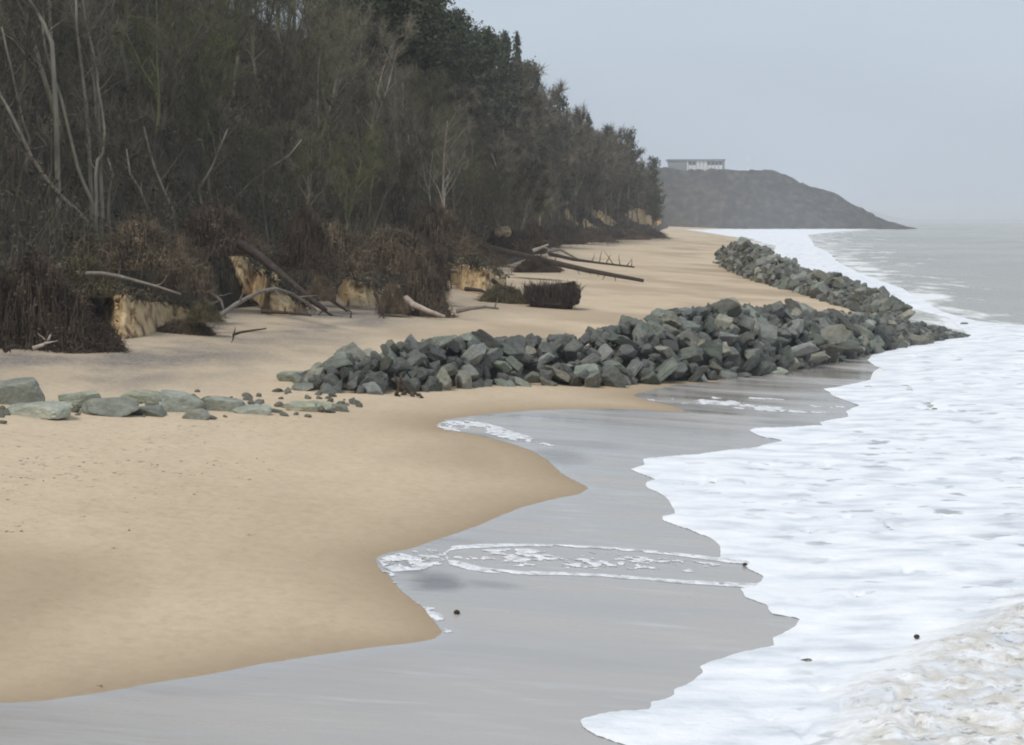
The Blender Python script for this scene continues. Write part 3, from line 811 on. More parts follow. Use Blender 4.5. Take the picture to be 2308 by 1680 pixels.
Vs = []; Ts = []; k = 0
for q_ in range(150):
    u = r.uniform(-60, 800); v = 905 + r.normal(0, 11) - 0.01 * u
    p = on_ground(u, v); m_ = r.integers(len(SMALL)); A_ = np.linalg.qr(r.normal(size=(3, 3)))[0]; A_ *= np.sign(np.linalg.det(A_))
    Vs.append(ROCKP[m_] @ A_.T * r.uniform(.10, .38) * (1, 1, .7) + p + (0, 0, .02)); Ts.append(ROCKF[m_] + k); k += len(ROCKP[m_])
o = link('rubble', np_mesh('rubble', np.concatenate(Vs), T=np.concatenate(Ts), mat=M['rock'], smooth=False), kind='stuff', label='small rubble scattered between the loose boulders on the sand', cat='rubble')
o.color = (1.7, 1.65, 1.45, 1)

# ------------------------------------------------------------------ trees
def bend(r, p0, d, L, n, wob, up):
    pts = [np.array(p0, float)]; d = np.array(d, float); d /= np.linalg.norm(d)
    for i in range(n):
        d = d + r.normal(0, wob, 3) + np.array([0, 0, up]); d /= np.linalg.norm(d)
        pts.append(pts[-1] + d * L / n)
    return pts

def along(pts, f):
    t = f * (len(pts) - 1); i = min(int(t), len(pts) - 2); k = t - i
    return pts[i] * (1 - k) + pts[i + 1] * k, (pts[i + 1] - pts[i]) / (np.linalg.norm(pts[i + 1] - pts[i]) + 1e-9)

def branch_off(r, path, r0, lo, hi, nl, limb, T1, T2, twig_n, twig_l=(0.5, 1.1), twig_w=0.022, out=0.75, sec=6):
    """limbs, branches and twigs along a trunk path: limbs go to T1, branches and twigs to T2"""
    S = []; Dn = []
    for k in range(nl):
        f = lo + (hi - lo) * (k + r.uniform(0, 1)) / nl
        p, d = along(path, min(f, 0.99)); a = r.uniform(0, 6.28)
        dd = d * 0.55 + np.array([math.cos(a), math.sin(a), 0.15]) * out
        L = limb * (1.15 - 0.6 * f) * r.uniform(0.75, 1.2)
        lp = bend(r, p, dd, L, 4, 0.14, 0.12); rl = r0 * (1 - f * 0.75) * 0.5
        T1.add(lp, [rl, rl * 0.8, rl * 0.6, rl * 0.42, rl * 0.22], 4, False)
        for j in range(sec):
            g = r.uniform(0.25, 1.0); q, e = along(lp, min(g, 0.99)); a2 = r.uniform(0, 6.28)
            ee = e * 0.6 + np.array([math.cos(a2), math.sin(a2), r.uniform(-0.1, 0.7)]) * 0.7
            bp = bend(r, q, ee, L * r.uniform(0.3, 0.55), 3, 0.18, 0.10); rb = max(rl * 0.38, 0.012)
            T2.add(bp, [rb, rb * 0.75, rb * 0.5, rb * 0.3], 3, False)
            for m_ in range(twig_n):
                qq, ff = along(bp, r.uniform(0.1, 0.99)); S.append(qq); Dn.append(ff)
    S = np.array(S); Dn = np.array(Dn); n = len(S)
    dd = Dn * 0.55 + r.normal(0, 0.6, (n, 3)) + np.array([0, 0, 0.35]); dd /= np.linalg.norm(dd, axis=1, keepdims=True)
    L = r.uniform(*twig_l, n)[:, None]
    mid = S + dd * L * 0.5; end = mid + (dd + r.normal(0, 0.3, (n, 3)) + np.array([0, 0, 0.15])) * L * 0.5
    return ribbons(S, mid, end, twig_w, r)

def bare_tree(seed, h, r0, lean, tw_w=0.022, tw_n=22):
    r = np.random.default_rng(seed)
    T1, T2 = Tubes(), Tubes()
    path = bend(r, (0, 0, -0.4), (lean, r.uniform(-0.1, 0.1), 1), h * 0.85, 8, 0.07, 0.05)
    T1.add(path, [r0 * (1 - 0.80 * i / 8) for i in range(9)], 6, False)
    tw = branch_off(r, path, r0, 0.28, 1.0, 11, h * 0.30, T1, T2, tw_n, twig_w=tw_w)
    # fork
    p, d = along(path, 0.35)
    fk = bend(r, p, d + np.array([r.uniform(-0.5, 0.5), r.uniform(-0.5, 0.5), 0.2]), h * 0.5, 5, 0.09, 0.08)
    T1.add(fk, [r0 * 0.6 * (1 - 0.8 * i / 5) for i in range(6)], 5, False)
    tw2 = branch_off(r, fk, r0 * 0.6, 0.3, 1.0, 6, h * 0.24, T1, T2, tw_n, twig_w=tw_w)
    return np_mesh('trunk', *T1.arrays(), mat=M['bark']), np_mesh('crown', *merge(T2.arrays(), tw, tw2), mat=M['twig'], smooth=False)

def evergreen(seed, h, rad, conical=True, lo=0.6):
    r = np.random.default_rng(seed)
    T1 = Tubes(); path = bend(r, (0, 0, -0.4), (0, 0, 1), h, 7, 0.03, 0.05)
    T1.add(path, [0.2 * (1 - 0.9 * i / 7) for i in range(8)], 6, False)
    C = []; S = []; E = []
    nb = 70
    for k in range(nb):
        f = lo + (1 - lo) * k / nb; p, d = along(path, min(f, 0.995)); a = r.uniform(0, 6.28)
        g_ = (f - lo) / (1 - lo); prof = (1 - g_) ** 0.85 + 0.03 if conical else math.sqrt(max(0.02, 1 - ((g_ - 0.42) / 0.60) ** 2))
        L = rad * prof * r.uniform(0.6, 1.15)
        e = p + np.array([math.cos(a), math.sin(a), -0.12 if conical else 0.35]) * L
        S.append(p); E.append(e)
        m_ = int(12 + 38 * prof)
        g = r.uniform(0.15, 1.0, m_)[:, None]
        C.append(p + (e - p) * g + r.normal(0, 0.16 + 0.10 * (not conical), (m_, 3)) * np.array([1, 1, 0.6]))
    S, E = np.array(S), np.array(E); C = np.concatenate(C)
    return np_mesh('trunk', *T1.arrays(), mat=M['bark']), np_mesh('crown', *merge(ribbons(S, (S + E) / 2, E, 0.05, r), leaves(C, 0.26, r), leaves(C + r.normal(0, 0.2, C.shape), 0.20, r)), mat=M['needle'], smooth=False)

BARE = [bare_tree(200 + i, h, r0, ln) for i, (h, r0, ln) in enumerate([(13, .16, .10), (15, .18, .22), (12, .13, -.05), (14, .15, .30), (16, .20, .05), (11, .12, .18), (14, .14, -.12), (13, .17, .0)])]
FARB = [bare_tree(260 + i, 13, 0.16, ln, 0.060, 34) for i, ln in enumerate((.1, -.05, .15, .0))]
CON = [evergreen(300 + i, 12, rd, cn, lo) for i, (rd, cn, lo) in enumerate([(1.9, True, .42), (2.4, True, .42), (2.6, False, .62), (2.2, False, .62), (2.3, False, .22), (1.9, False, .15)])]

def plant_tree(kind, p, sc, rz, label, cat, group, col, name, sz=None, tilt=0.0, tk=1.0):
    root = thing(name, label, cat, tuple(p), group)
    root.rotation_euler = (0, tilt, rz); root.scale = (sc, sc, sz or sc)
    for nm, me in zip(('trunk', 'crown'), kind):
        o = link(nm, me, root); o.color = (*(np.array(col) * (tk if nm == 'trunk' else 1.0)), 1)
    return root

# ridge evergreens and crowns traced along the skyline: u, v of the top, depth, archetype, half-width factor
SKY = [(870, -60, 170, 2, 1.2), (915, -30, 190, 3, 1.1), (955, 0, 200, 3, 1.1), (985, 20, 225, 2, 0.8), (1012, 36, 240, 2, 1.0), (1045, 62, 262, 3, 1.0), (1082, 52, 300, 0, 0.9), (1112, 58, 310, 0, 1.2), (1098, 80, 315, 3, 1.2), (1137, 60, 330, 0, 0.8), (1150, 118, 330, 2, 1.0),
       (1165, 135, 345, 3, 1.0), (1190, 132, 372, 1, 0.9), (1215, 170, 385, 2, 0.9), (1240, 195, 395, 3, 1.0), (1265, 215, 410, 2, 1.0), (1290, 242, 420, 3, 0.9), (1312, 246, 440, 0, 0.9), (1335, 264, 455, 3, 1.0), (1362, 266, 470, 2, 1.0), (1390, 282, 490, 3, 1.0), (1412, 292, 505, 2, 0.8), (1432, 318, 520, 3, 0.9), (1446, 345, 535, 2, 0.7), (1456, 368, 545, 3, 0.7)]
for i, (u, v, y, k, wf) in enumerate(SKY):
    top = at_depth(u, v, y); g = float(ground_z(np.array(top[0]), np.array(y)))
    h = max(top[2] - g, 6.0)
    g = top[2] - h
    hh = 12.0
    con = k < 2
    if not con and y > 370: k += 2
    if not con and y > 290 and i % 3 != 2:
        for q_ in range(3):
            xo = (-1.2, -3.6, 0.6)[q_] - 2.4 * (u > 1380); hh_ = h * (0.97, 0.92, 0.72)[q_]
            plant_tree(FARB[(i + q_) % 4], (top[0] + xo, y + (0, 5, -5)[q_], g), hh_ / 12.8, i * 1.7 + q_, 'bare twiggy tree closing the wooded skyline ' + ('above the root plate' if y < 420 else 'near the clifftop pavilion'), 'tree', 'bare trees on the skyline', (1.35, 1.30, 1.22), 'bare_tree')
        continue
    plant_tree(CON[k], (top[0], y, g), wf * (1.0 if con else 1.05 if y < 370 else 1.2) * min(h / 11, 1.25), random.uniform(0, 6), ('dark pointed conifer standing out on the wooded skyline' if con else 'dark evergreen with a rounded crown on the skyline') + (' at its tall near end' if y < 270 else ' midway down the slope' if y < 420 else ' near the clifftop pavilion'), 'tree', 'evergreens along the skyline', (1.35, 1.22, 1.05) if y < 370 else (1.5, 1.32, 1.15), 'conifer_tree' if con else 'evergreen_tree', sz=h / hh)  # farther crowns get a paler tint, haze put into their colour

# bare trees over the slope
cand = []
r = np.random.default_rng(12)
acc = np.zeros((0, 3))
N_TREE = 0
PALE_GROUP = 'bare trees on the wooded bank'
tint = [((0.98, 0.96, 0.84), 'bare brown tree with a haze of fine twigs'), ((1.0, 1.10, 0.70), 'bare tree with an olive green cast of moss and ivy'), ((1.18, 1.13, 1.06), 'bare grey tree with paler upright stems'), ((0.62, 0.60, 0.56), 'dark bare tree with close branches')]  # one tint per kind of tree, the last simply darker
CNT = [0, 0, 0]
for _ in range(120000):
    if N_TREE >= 330: break
    zn = int(r.integers(3))
    if CNT[zn] >= (125, 115, 90)[zn]: continue
    y = math.exp(r.uniform(*[(math.log(68), math.log(190)), (math.log(190), math.log(380)), (math.log(370), math.log(585))][zn]))
    d = (0.9 + 30 * r.random() ** 1.35, 0.6 + 22 * r.random() ** 1.8, 0.3 + 15 * r.random() ** 1.6)[zn]
    x = float(foot_x(y)) - d
    if x / y < -0.275: continue
    sp = 1.7 + y / 150.0 if zn < 2 else 2.3
    if y < 105 and d < 5.5: continue
    if len(acc) and np.min(np.hypot(acc[:, 0] - x, (acc[:, 1] - y) * 0.55)) < sp: continue
    z = float(bank_z(np.array(d), np.array(y)))
    sc = r.uniform(0.62, 1.0) * (0.7 + 0.3 * min(d / 8, 1))
    if y > 250: sc *= 0.95
    # keep below the traced skyline
    topu, topv = project((x, y, z + 13 * sc))
    lim = np.interp(topu, [900, 980, 1100, 1200, 1320, 1430, 1460], [-60, 40, 90, 180, 280, 345, 395])
    if topu > 900 and topv < lim: 
        sc *= 0.72
        if project((x, y, z + 13 * sc))[1] < lim: continue
    if topu > 1440: continue
    if not scarp_clear((x, y, z), 9.0 if y > 300 else 1.2, 1.5 if y > 300 else 0.5): continue
    acc = np.vstack([acc, (x, y, z)]); N_TREE += 1; CNT[zn] += 1
    j = r.choice(4, p=[0.42, 0.22, 0.16, 0.20])
    col, lab = tint[j]
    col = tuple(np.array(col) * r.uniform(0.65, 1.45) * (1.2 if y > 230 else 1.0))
    lab = lab + (' above the bramble mounds' if y < 105 else ' behind the small scarps' if y < 150 else ' behind the fallen trunk' if y < 240 else ' past the root plate' if y < 380 else ' at the far bank end')
    plant_tree(FARB[r.integers(4)] if y > 230 else BARE[r.integers(len(BARE))], (x, y, z), sc, r.uniform(-0.9, 0.9) if r.random() < 0.6 else r.uniform(0, 6.28), lab, 'tree', PALE_GROUP, col, 'bare_tree', tilt=r.normal(-0.03, 0.07), tk=(1.25, 1.1, 1.7, 0.9)[j])

# pale trunks that show singly: traced courses (u, v), depth at the foot, radius
STEMS = [
    ([(192, 492), (170, 468), (140, 440), (105, 400), (70, 350), (45, 295), (20, 245), (0, 210), (-25, 140)], 84, 0.155, 'long pale trunk sweeping up in a curve from the bramble bank'),
    ([(215, 475), (200, 440), (185, 405), (172, 370), (160, 320), (148, 270), (135, 215), (118, 170), (100, 110), (92, 40)], 86, 0.12, 'slender grey trunk rising straight beside the long curved trunk'),
    ([(212, 490), (214, 440), (212, 390), (216, 355), (228, 340), (232, 290), (226, 240), (215, 180)], 85, 0.115, 'grey trunk with a kink and a side fork above the brambles'),
    ([(240, 480), (242, 430), (250, 385), (238, 350)], 85, 0.10, 'short forked pale stem beside the kinked trunk'),
    ([(192, 240), (186, 195), (178, 130), (170, 60), (168, -20)], 90, 0.12, 'pale straight upper trunk among dark twigs'),
    ([(215, 160), (205, 110), (192, 55), (180, -20)], 91, 0.10, 'leaning pale branch stem next to the straight upper trunk'),
    ([(115, 95), (98, 55), (78, 20), (50, -20)], 88, 0.15, 'thick pale limb arching over toward the beach, high in the wood'),
    ([(50, 270), (40, 220), (28, 165), (15, 110), (4, 60)], 90, 0.10, 'thin pale trunk leaning out behind the curved trunk'),
    ([(330, 470), (310, 420), (288, 385), (280, 330)], 92, 0.10, 'pale leaning stem rising out of the scrub past the kinked trunk'),
    ([(385, 470), (362, 420), (342, 370), (330, 330), (318, 280)], 96, 0.10, 'grey leaning stem in the hollow above the scarp'),
    ([(440, 420), (470, 370), (490, 320), (505, 285)], 98, 0.09, 'pale stem leaning toward the sea above the pointed slip'),
    ([(520, 440), (560, 400), (600, 370), (640, 345), (668, 310)], 104, 0.09, 'long grey stem slanting low across the thicket'),
    ([(1012, 470), (1006, 440), (1000, 400), (990, 350), (978, 300), (970, 282)], 190, 0.14, 'pale straight trunk standing clear at the edge of the mid wood'),
    ([(1030, 440), (1018, 380), (1005, 320), (1000, 290)], 195, 0.10, 'thin twin trunk close to the pale straight one'),
    ([(1150, 420), (1158, 370), (1165, 330), (1168, 290), (1162, 255)], 235, 0.15, 'pale slightly bowed trunk in the far part of the wood'),
    ([(1110, 400), (1096, 360), (1088, 340)], 228, 0.11, 'short pale stub of a stem before the bowed trunk'),
    ([(720, 450), (712, 410), (705, 390)], 135, 0.10, 'pale broken stem low in the thicket'),
    ([(768, 500), (765, 450), (770, 410)], 138, 0.12, 'dark broken snag with a pale top in the thicket'),
]
for k, (pts, y0, rad, lab) in enumerate(STEMS):
    r = np.random.default_rng(500 + k)
    y0 = on_ground(*pts[0], fn=ground_z)[1] - 2.2 if pts[0][1] > 400 else y0
    P = [at_depth(u, v, y0 + 0.25 * i + r.normal(0, 0.15)) for i, (u, v) in enumerate(pts)]
    base = P[0].copy()
    g0 = float(ground_z(np.array(base[0]), np.array(base[1])))
    foot = np.array([base[0] + 0.15, base[1] + 0.1, min(g0, base[2]) - 0.3])
    if base[2] - g0 > 0.6: P = [foot, foot + (base - foot) * 0.55 + np.array([r.normal(0, .1), 0, 0])] + P
    else: P = [foot] + P
    P = [p - foot for p in P]
    n = len(P)
    T1, T2 = Tubes(), Tubes()
    T1.add(P, [rad * 0.78 * (1 - 0.55 * i / n) for i in range(n)], 7, True)
    tw = branch_off(r, P, rad * 0.7, 0.45, 1.0, 5, 2.2, T1, T2, 14, sec=4)
    root = thing('pale_trunk_tree', lab, 'tree', tuple(foot), 'trees whose pale trunks show singly')
    o = link('trunk', np_mesh('trunk', *T1.arrays(), mat=M['bark']), root); o.color = (1.5, 1.46, 1.36, 1) if k < 12 else (1.25, 1.2, 1.15, 1)
    o = link('crown', np_mesh('crown', *merge(T2.arrays(), tw), mat=M['twig'], smooth=False), root); o.color = (1.0, 0.95, 0.9, 1)

# low saplings and dead stems over the slope, uncountable
r = np.random.default_rng(77)
n = 42000
y = np.exp(r.uniform(math.log(62), math.log(560), n)); d = 0.2 + 24 * r.random(n) ** 1.3; x = foot_x(y) - d
z = bank_z(d, y)
ok = np.ones(n, bool)
for poly, y0 in SC_PIX:
    for hz in (0.2, 1.2, 2.2):
        q = np.stack([x, y, z + hz], 1) - np.array([0, 0, CAM_H]); c_, s_ = math.cos(PITCH), math.sin(PITCH)
        dep = q[:, 1] * c_ - q[:, 2] * s_; up = q[:, 1] * s_ + q[:, 2] * c_
        u = (q[:, 0] / dep * F + WPX / 2) / SU; v = (HPX / 2 - up / dep * F) / SU
        ok &= ~(in_poly(u, v, poly) & (y < y0 + 8 * y0 / 90))
x, y, z = x[ok], y[ok], z[ok]; n = len(x)
P0 = np.stack([x, y, z - 0.1], 1); L = (r.uniform(0.6, 2.6, n) * np.clip(0.6 + y / 250, 0.7, 2))[:, None]
dd = r.normal(0, 0.32, (n, 3)); dd[:, 2] = 1; dd /= np.linalg.norm(dd, axis=1, keepdims=True)
P1 = P0 + dd * L * 0.5; P2 = P1 + (dd + r.normal(0, 0.3, (n, 3))) * L * 0.5
rb = ribbons(P0, P1, P2, 0.03 + y / 9000, r)
k = r.integers(0, n, 60000); xx = x[k] + r.normal(0, .5, 60000); yy = y[k] + r.normal(0, .8, 60000)
lump = np.clip(fbm(xx * 0.45, yy * 0.3, 19, 4) + 0.32, 0.02, 1) * 2.6
C = np.stack([xx, yy, ground_z(xx, yy) + lump * (1 - 0.7 * r.random(60000) ** 2)], 1)
ok = ~((yy < 110) & (foot_x(yy) - xx < 0.3)); C = C[ok]
for poly, y0 in SC_PIX:
    q = C - np.array([0, 0, CAM_H]); dep = q[:, 1] * c_ - q[:, 2] * s_; up = q[:, 1] * s_ + q[:, 2] * c_
    C = C[~(in_poly((q[:, 0] / dep * F + WPX / 2) / SU, (HPX / 2 - up / dep * F) / SU, poly) & (C[:, 1] < y0 + 8 * y0 / 90))]
fr = []
for F0, pm in FRINGE:
    k = len(F0); dn = np.stack([r.normal(0, .25, k), r.normal(-.1, .1, k), -r.uniform(.1, .45, k)], 1) * (pm / 0.02) ** 0.7
    up = dn * np.array([1, 1, -.5])
    fr += [ribbons(F0, F0 + dn * .5, F0 + dn * (1, 1, 1.1), 0.05 * (pm / 0.02) ** 0.5, r), ribbons(F0, F0 + up * .5, F0 + up, 0.05 * (pm / 0.02) ** 0.5, r), leaves(np.repeat(F0, 4, 0) + np.array([0, 0, .1]) + r.normal(0, .10, (k * 4, 3)) * (pm / 0.02) ** .7, 0.16 * (pm / 0.02) ** .7, r)]
me = np_mesh('undergrowth', *merge(rb, *fr, leaves(C, 0.10 + C[:, 1] / 1200, r)), mat=M['under'], smooth=False)
link('undergrowth', me, kind='stuff', label='tangle of saplings and dead stems covering the wooded bank', cat='undergrowth')

# ------------------------------------------------------------------ scrub along the foot of the bank
def mound(seed, hang):
    """a lumpy thicket: arching stems, hanging tips and dead leaves over an uneven dome"""
    r = np.random.default_rng(seed)
    def dome(cx, cy):
        q = np.hypot(cx, cy); a = np.arctan2(cy, cx)
        rim = 0.82 + 0.42 * fbm(np.cos(a) * 1.3 + seed, np.sin(a) * 1.3, seed, 3)
        return np.maximum(1 - (q / rim) ** 2, 0) ** 0.85 * (0.80 + 1.0 * fbm(cx * 1.6 + seed, cy * 1.6, seed + 3, 4)) + 0.04
    n = 1900
    a = r.uniform(0, 6.28, n); q = np.sqrt(r.uniform(0, 1, n)); S = np.stack([np.cos(a) * q * 0.85, np.sin(a) * q * 0.85, np.zeros(n)], 1)
    hgt = dome(S[:, 0], S[:, 1])
    mid = S + np.stack([r.normal(0, .08, n), r.normal(0, .08, n), hgt * r.uniform(.8, 1.1, n)], 1)
    end = mid + np.stack([np.cos(a) * r.uniform(0.0, 0.28, n), np.sin(a) * r.uniform(0.0, 0.28, n), r.uniform(-hang, 0.14, n)], 1)
    st = ribbons(S, mid, end, 0.014, r)
    k = 5200
    cx, cy = r.uniform(-1, 1, k), r.uniform(-1, 1, k)
    hh = dome(cx, cy); ok = hh > 0.08; cx, cy, hh = cx[ok], cy[ok], hh[ok]
    C = np.stack([cx, cy, hh * (1 - 0.6 * r.random(len(cx)) ** 2.2)], 1)
    lf = leaves(C, 0.05, r)
    b_ = Tubes()
    for j in range(10):
        an = r.uniform(0, 6.28); b_.add(bend(r, (math.cos(an) * 0.5, math.sin(an) * 0.5, 0), (math.cos(an) * 0.4, math.sin(an) * 0.4, 1), r.uniform(0.5, 0.9), 4, 0.25, -0.15), [.014, .012, .010, .008, .004], 4, False)
    return np_mesh('stems', *merge(st, b_.arrays()), mat=M['scrub'], smooth=False), np_mesh('dead_leaves', *lf, mat=M['scrub'], smooth=False)
MOUND = [mound(400 + i, h) for i, h in enumerate([0.25, 0.45, 0.15, 0.35])]
def plant_mound(u, v, wpx, hpx, label, col, k=0, y=None, deep=0.8, group='scrub mounds along the foot of the bank'):
    p = on_ground(u, v) if y is None else at_depth(u, v, y)
    sc = p[1] / F * SU; w, h = wpx * sc / 2, hpx * sc
    root = thing('scrub_mound', label, 'scrub', (p[0], p[1] + w * deep * 0.75, p[2] - 0.15), group)
    root.scale = (w * 1.15, w * deep * 1.15, h * 1.15); root.rotation_euler = (0, 0, 0)
    for nm, me in zip(('stems', 'dead_leaves'), MOUND[k % 4]):
        o = link(nm, me, root); o.color = (*col, 1)
BR, DK, OL, PU = (1.25, 1.14, 0.98), (0.66, 0.59, 0.54), (1.0, 1.0, 0.74), (1.0, 0.89, 0.82)
MOUNDS = [
    (60, 775, 300, 175, 'big dark bramble mound with a black overhanging foot beside the sandy scarp', DK, 1, None), (185, 778, 180, 95, 'dark drooping bramble clump at the seaward foot of the big mound', DK, 3, None), (40, 690, 260, 110, 'brown bramble mound topping the big dark one', BR, 0, 77),
    (-60, 770, 220, 190, 'dark bramble mound on the landward side of the big one', DK, 1, None), (170, 650, 200, 90, 'olive scrub mound above the low sandy scarp', OL, 2, 80), (90, 590, 260, 110, 'brown scrub mound under the long curved trunk', BR, 0, 84), (300, 590, 220, 110, 'brown scrub mound above the grey fallen branch', BR, 2, 84),
    (402, 640, 140, 130, 'tall brown scrub mound left by the pointed slip', BR, 3, 88), (395, 740, 150, 44, 'low dark brown turf hump below the sandy scarp', PU, 0, None), (448, 705, 90, 40, 'small olive scrub clump beside the arching dead branch', OL, 1, 82), (470, 560, 220, 110, 'dark scrub mound crowning the pointed slip', PU, 2, 96),
    (672, 590, 140, 110, 'dark scrub mound overhanging the pointed slip', DK, 1, 101), (706, 660, 70, 60, 'brown scrub clump at the foot of the dark leaning trunk', BR, 0, 100), (740, 600, 180, 120, 'brown scrub mound above the small sandy scarp', BR, 3, 106), (868, 690, 70, 70, 'brown scrub clump beside the small sandy scarp', BR, 2, 103), (930, 700, 150, 105, 'tall dark scrub mound with stems hanging to the sand behind the pale log', PU, 1, 105),
    (955, 640, 80, 110, 'dark scrub mound leaning over the sand slope', DK, 3, 115), (860, 600, 200, 110, 'brown scrub mound among the mid bank saplings', BR, 0, 116), (1040, 585, 170, 60, 'purple brown scrub mound behind the fallen tree', PU, 2, 170), (1130, 560, 160, 60, 'dark scrub mound behind the upturned root plate', DK, 0, 190), (960, 560, 200, 90, 'grey brown scrub mound high on the mid bank', BR, 1, 150),
    (1110, 672, 120, 50, 'green brown brush heap on the sand beside the turf block', OL, 0, None), (1190, 600, 110, 34, 'dark brush heap under the fallen trunk', DK, 2, 165), (1240, 540, 120, 50, 'grey scrub at the foot of the far bank', PU, 0, 330), (1310, 535, 120, 26, 'reddish brown scrub strip below the pale sandy streak', PU, 1, 380), (1380, 530, 130, 24, 'reddish brown scrub strip below the small sand patch', PU, 2, 440), (1440, 527, 90, 22, 'reddish brown scrub strip at the end of the far bank', PU, 3, 500), (1180, 545, 120, 60, 'grey brown scrub beside the upturned root plate', PU, 3, 250),
]
for a in MOUNDS: plant_mound(*a)

# ------------------------------------------------------------------ driftwood and fallen trees
def log_thing(name, label, pts, rad, mat, cat, stubs=(), group=None, sides=8):
    """pts: world points, first is the butt"""
    foot = np.array(pts[0], float); P = [np.array(p) - foot for p in pts]
    root = thing(name, label, cat, tuple(foot), group)
    T = Tubes(); n = len(P)
    r = np.random.default_rng(int(abs(foot[0] * 100)) + 3)
    T.add(P, [rad * (1 - 0.6 * i / (n - 1)) * r.uniform(0.88, 1.1) for i in range(n)], sides, True)
    link('trunk', np_mesh('trunk', *T.arrays(), mat=mat), root)
    for f, dv, L, rr in stubs:
        p, d = along(P, f); T = Tubes(); b_ = bend(r, p, dv, L, 4, 0.18, 0.0)
        T.add(b_, [rr, rr * .8, rr * .6, rr * .4, rr * .2], 5, True)
        link('branch', np_mesh('branch', *T.arrays(), mat=mat), root)
    return root
def course(uvs, y0, y1): return [at_depth(u, v, y0 + (y1 - y0) * i / (len(uvs) - 1)) for i, (u, v) in enumerate(uvs)]

st = [(f, (random.uniform(-.3, .3), random.uniform(-.5, .5), -1), random.uniform(.4, .8), .045) for f in (.62, .68, .72, .77, .83)] + [(f, (random.uniform(-.2, .6), random.uniform(-.6, .6), 1), random.uniform(.5, 1.2), .05) for f in (.2, .3, .42, .5)]
log_thing('fallen_tree', 'long dark fallen trunk jutting out over the sand from the bank', course([(1050, 545), (1100, 553), (1160, 566), (1230, 583), (1300, 599), (1365, 611), (1425, 622)], 178, 172), 0.30, M['wood_dark'], 'fallen tree', st)
log_thing('fallen_tree', 'thinner fallen stem behind the long dark trunk with upright twigs', course([(1215, 562), (1270, 575), (1330, 583), (1405, 592)], 190, 188), 0.16, M['wood_dark'], 'fallen tree', [(f, (random.uniform(-.4, .6), 0.2, 1), random.uniform(.7, 1.6), .05) for f in (.55, .65, .72, .8, .86, .92, .97)])
# upturned root plate
p = at_depth(1112, 552, 182)
root = thing('root_plate', 'upturned root plate with a sandy clod above the dark fallen trunk', 'root plate', tuple(p))
def clod(seed, s, sub=3, nz_=0.35):
    bm = bmesh.new(); bmesh.ops.create_icosphere(bm, subdivisions=sub, radius=1.0)
    for v in bm.verts:
        n_ = float(fbm(v.co.x * 1.7 + seed, v.co.y * 1.7 + v.co.z * 2.3, seed, 4)); v.co *= 1 + nz_ * 2 * n_
        v.co.x *= s[0]; v.co.y *= s[1]; v.co.z *= s[2]
    me = bpy.data.meshes.new('clod'); bm.to_mesh(me); bm.free()
    return me
me = clod(3, (1.2, 0.7, 1.0)); me.materials.append(M['peat']); o = link('root_mat', me, root); o.location = (0, 0, 0.7)
me = clod(8, (0.62, 0.45, 0.5), 3, 0.6); me.materials.append(M['clay']); o = link('clay_clod', me, root); o.location = (0.05, -0.45, 1.35)
r = np.random.default_rng(4)
for k in range(16):
    T = Tubes(); a = r.uniform(0, 6.28)
    T.add(bend(r, (0, 0, 0.9), (math.cos(a), -0.3 + r.normal(0, .3), math.sin(a)), r.uniform(1.0, 1.8), 5, 0.25, 0), [.09, .08, .06, .045, .03, .012], 5, True)
    link('root', np_mesh('root', *T.arrays(), mat=M['wood_grey' if k % 3 == 0 else 'wood_dark']), root)
# slumped turf block
p = on_ground(1222, 684)
sc = p[1] / F * SU
root = thing('turf_block', 'dark slumped turf block with hanging roots and a steep seaward face', 'turf block', tuple(p))
bm = bmesh.new(); bmesh.ops.create_icosphere(bm, subdivisions=4, radius=1.0)
for v in bm.verts:
    c_ = v.co.copy(); n_ = float(fbm(c_.x * 2.2 + 3, c_.y * 2.2 + c_.z * 3, 15, 5))
    q_ = Vector([math.copysign(abs(a_) ** 0.62, a_) for a_ in c_])
    q_ *= 1 + 0.7 * n_
    v.co = Vector((q_.x * 60 * sc + q_.z * 5 * sc, q_.y * 1.1, q_.z * 27 * sc * (1.05 + 0.25 * q_.x)))
me = bpy.data.meshes.new('soil_block'); bm.to_mesh(me); bm.free(); me.materials.append(M['peat'])
o = link('soil_block', me, root); o.location = (0, 1.1, 24 * sc)
r = np.random.default_rng(6); n = 900
x = r.uniform(-62, 62, n) * sc; yv = r.uniform(0, 2.0, n); S = np.stack([x, yv, r.uniform(30, 46, n) * sc], 1)
up = np.stack([r.normal(.05, .25, n), r.normal(0, .2, n), r.uniform(.05, .6, n)], 1)
link('stems', np_mesh('stems', *ribbons(S, S + up * .6, S + up, 0.03, r), mat=M['under'], smooth=False), root)
x = r.uniform(-60, 61, n) * sc; S = np.stack([x, np.full(n, -0.05) + r.normal(0, .06, n), r.uniform(20, 56, n) * sc], 1)
dn = np.stack([r.normal(0, .05, n), r.normal(-.05, .06, n), -r.uniform(.2, .7, n)], 1)
link('roots', np_mesh('roots', *ribbons(S, S + dn * .5, S + dn, 0.03, r), mat=M['wood_dark'], smooth=False), root)

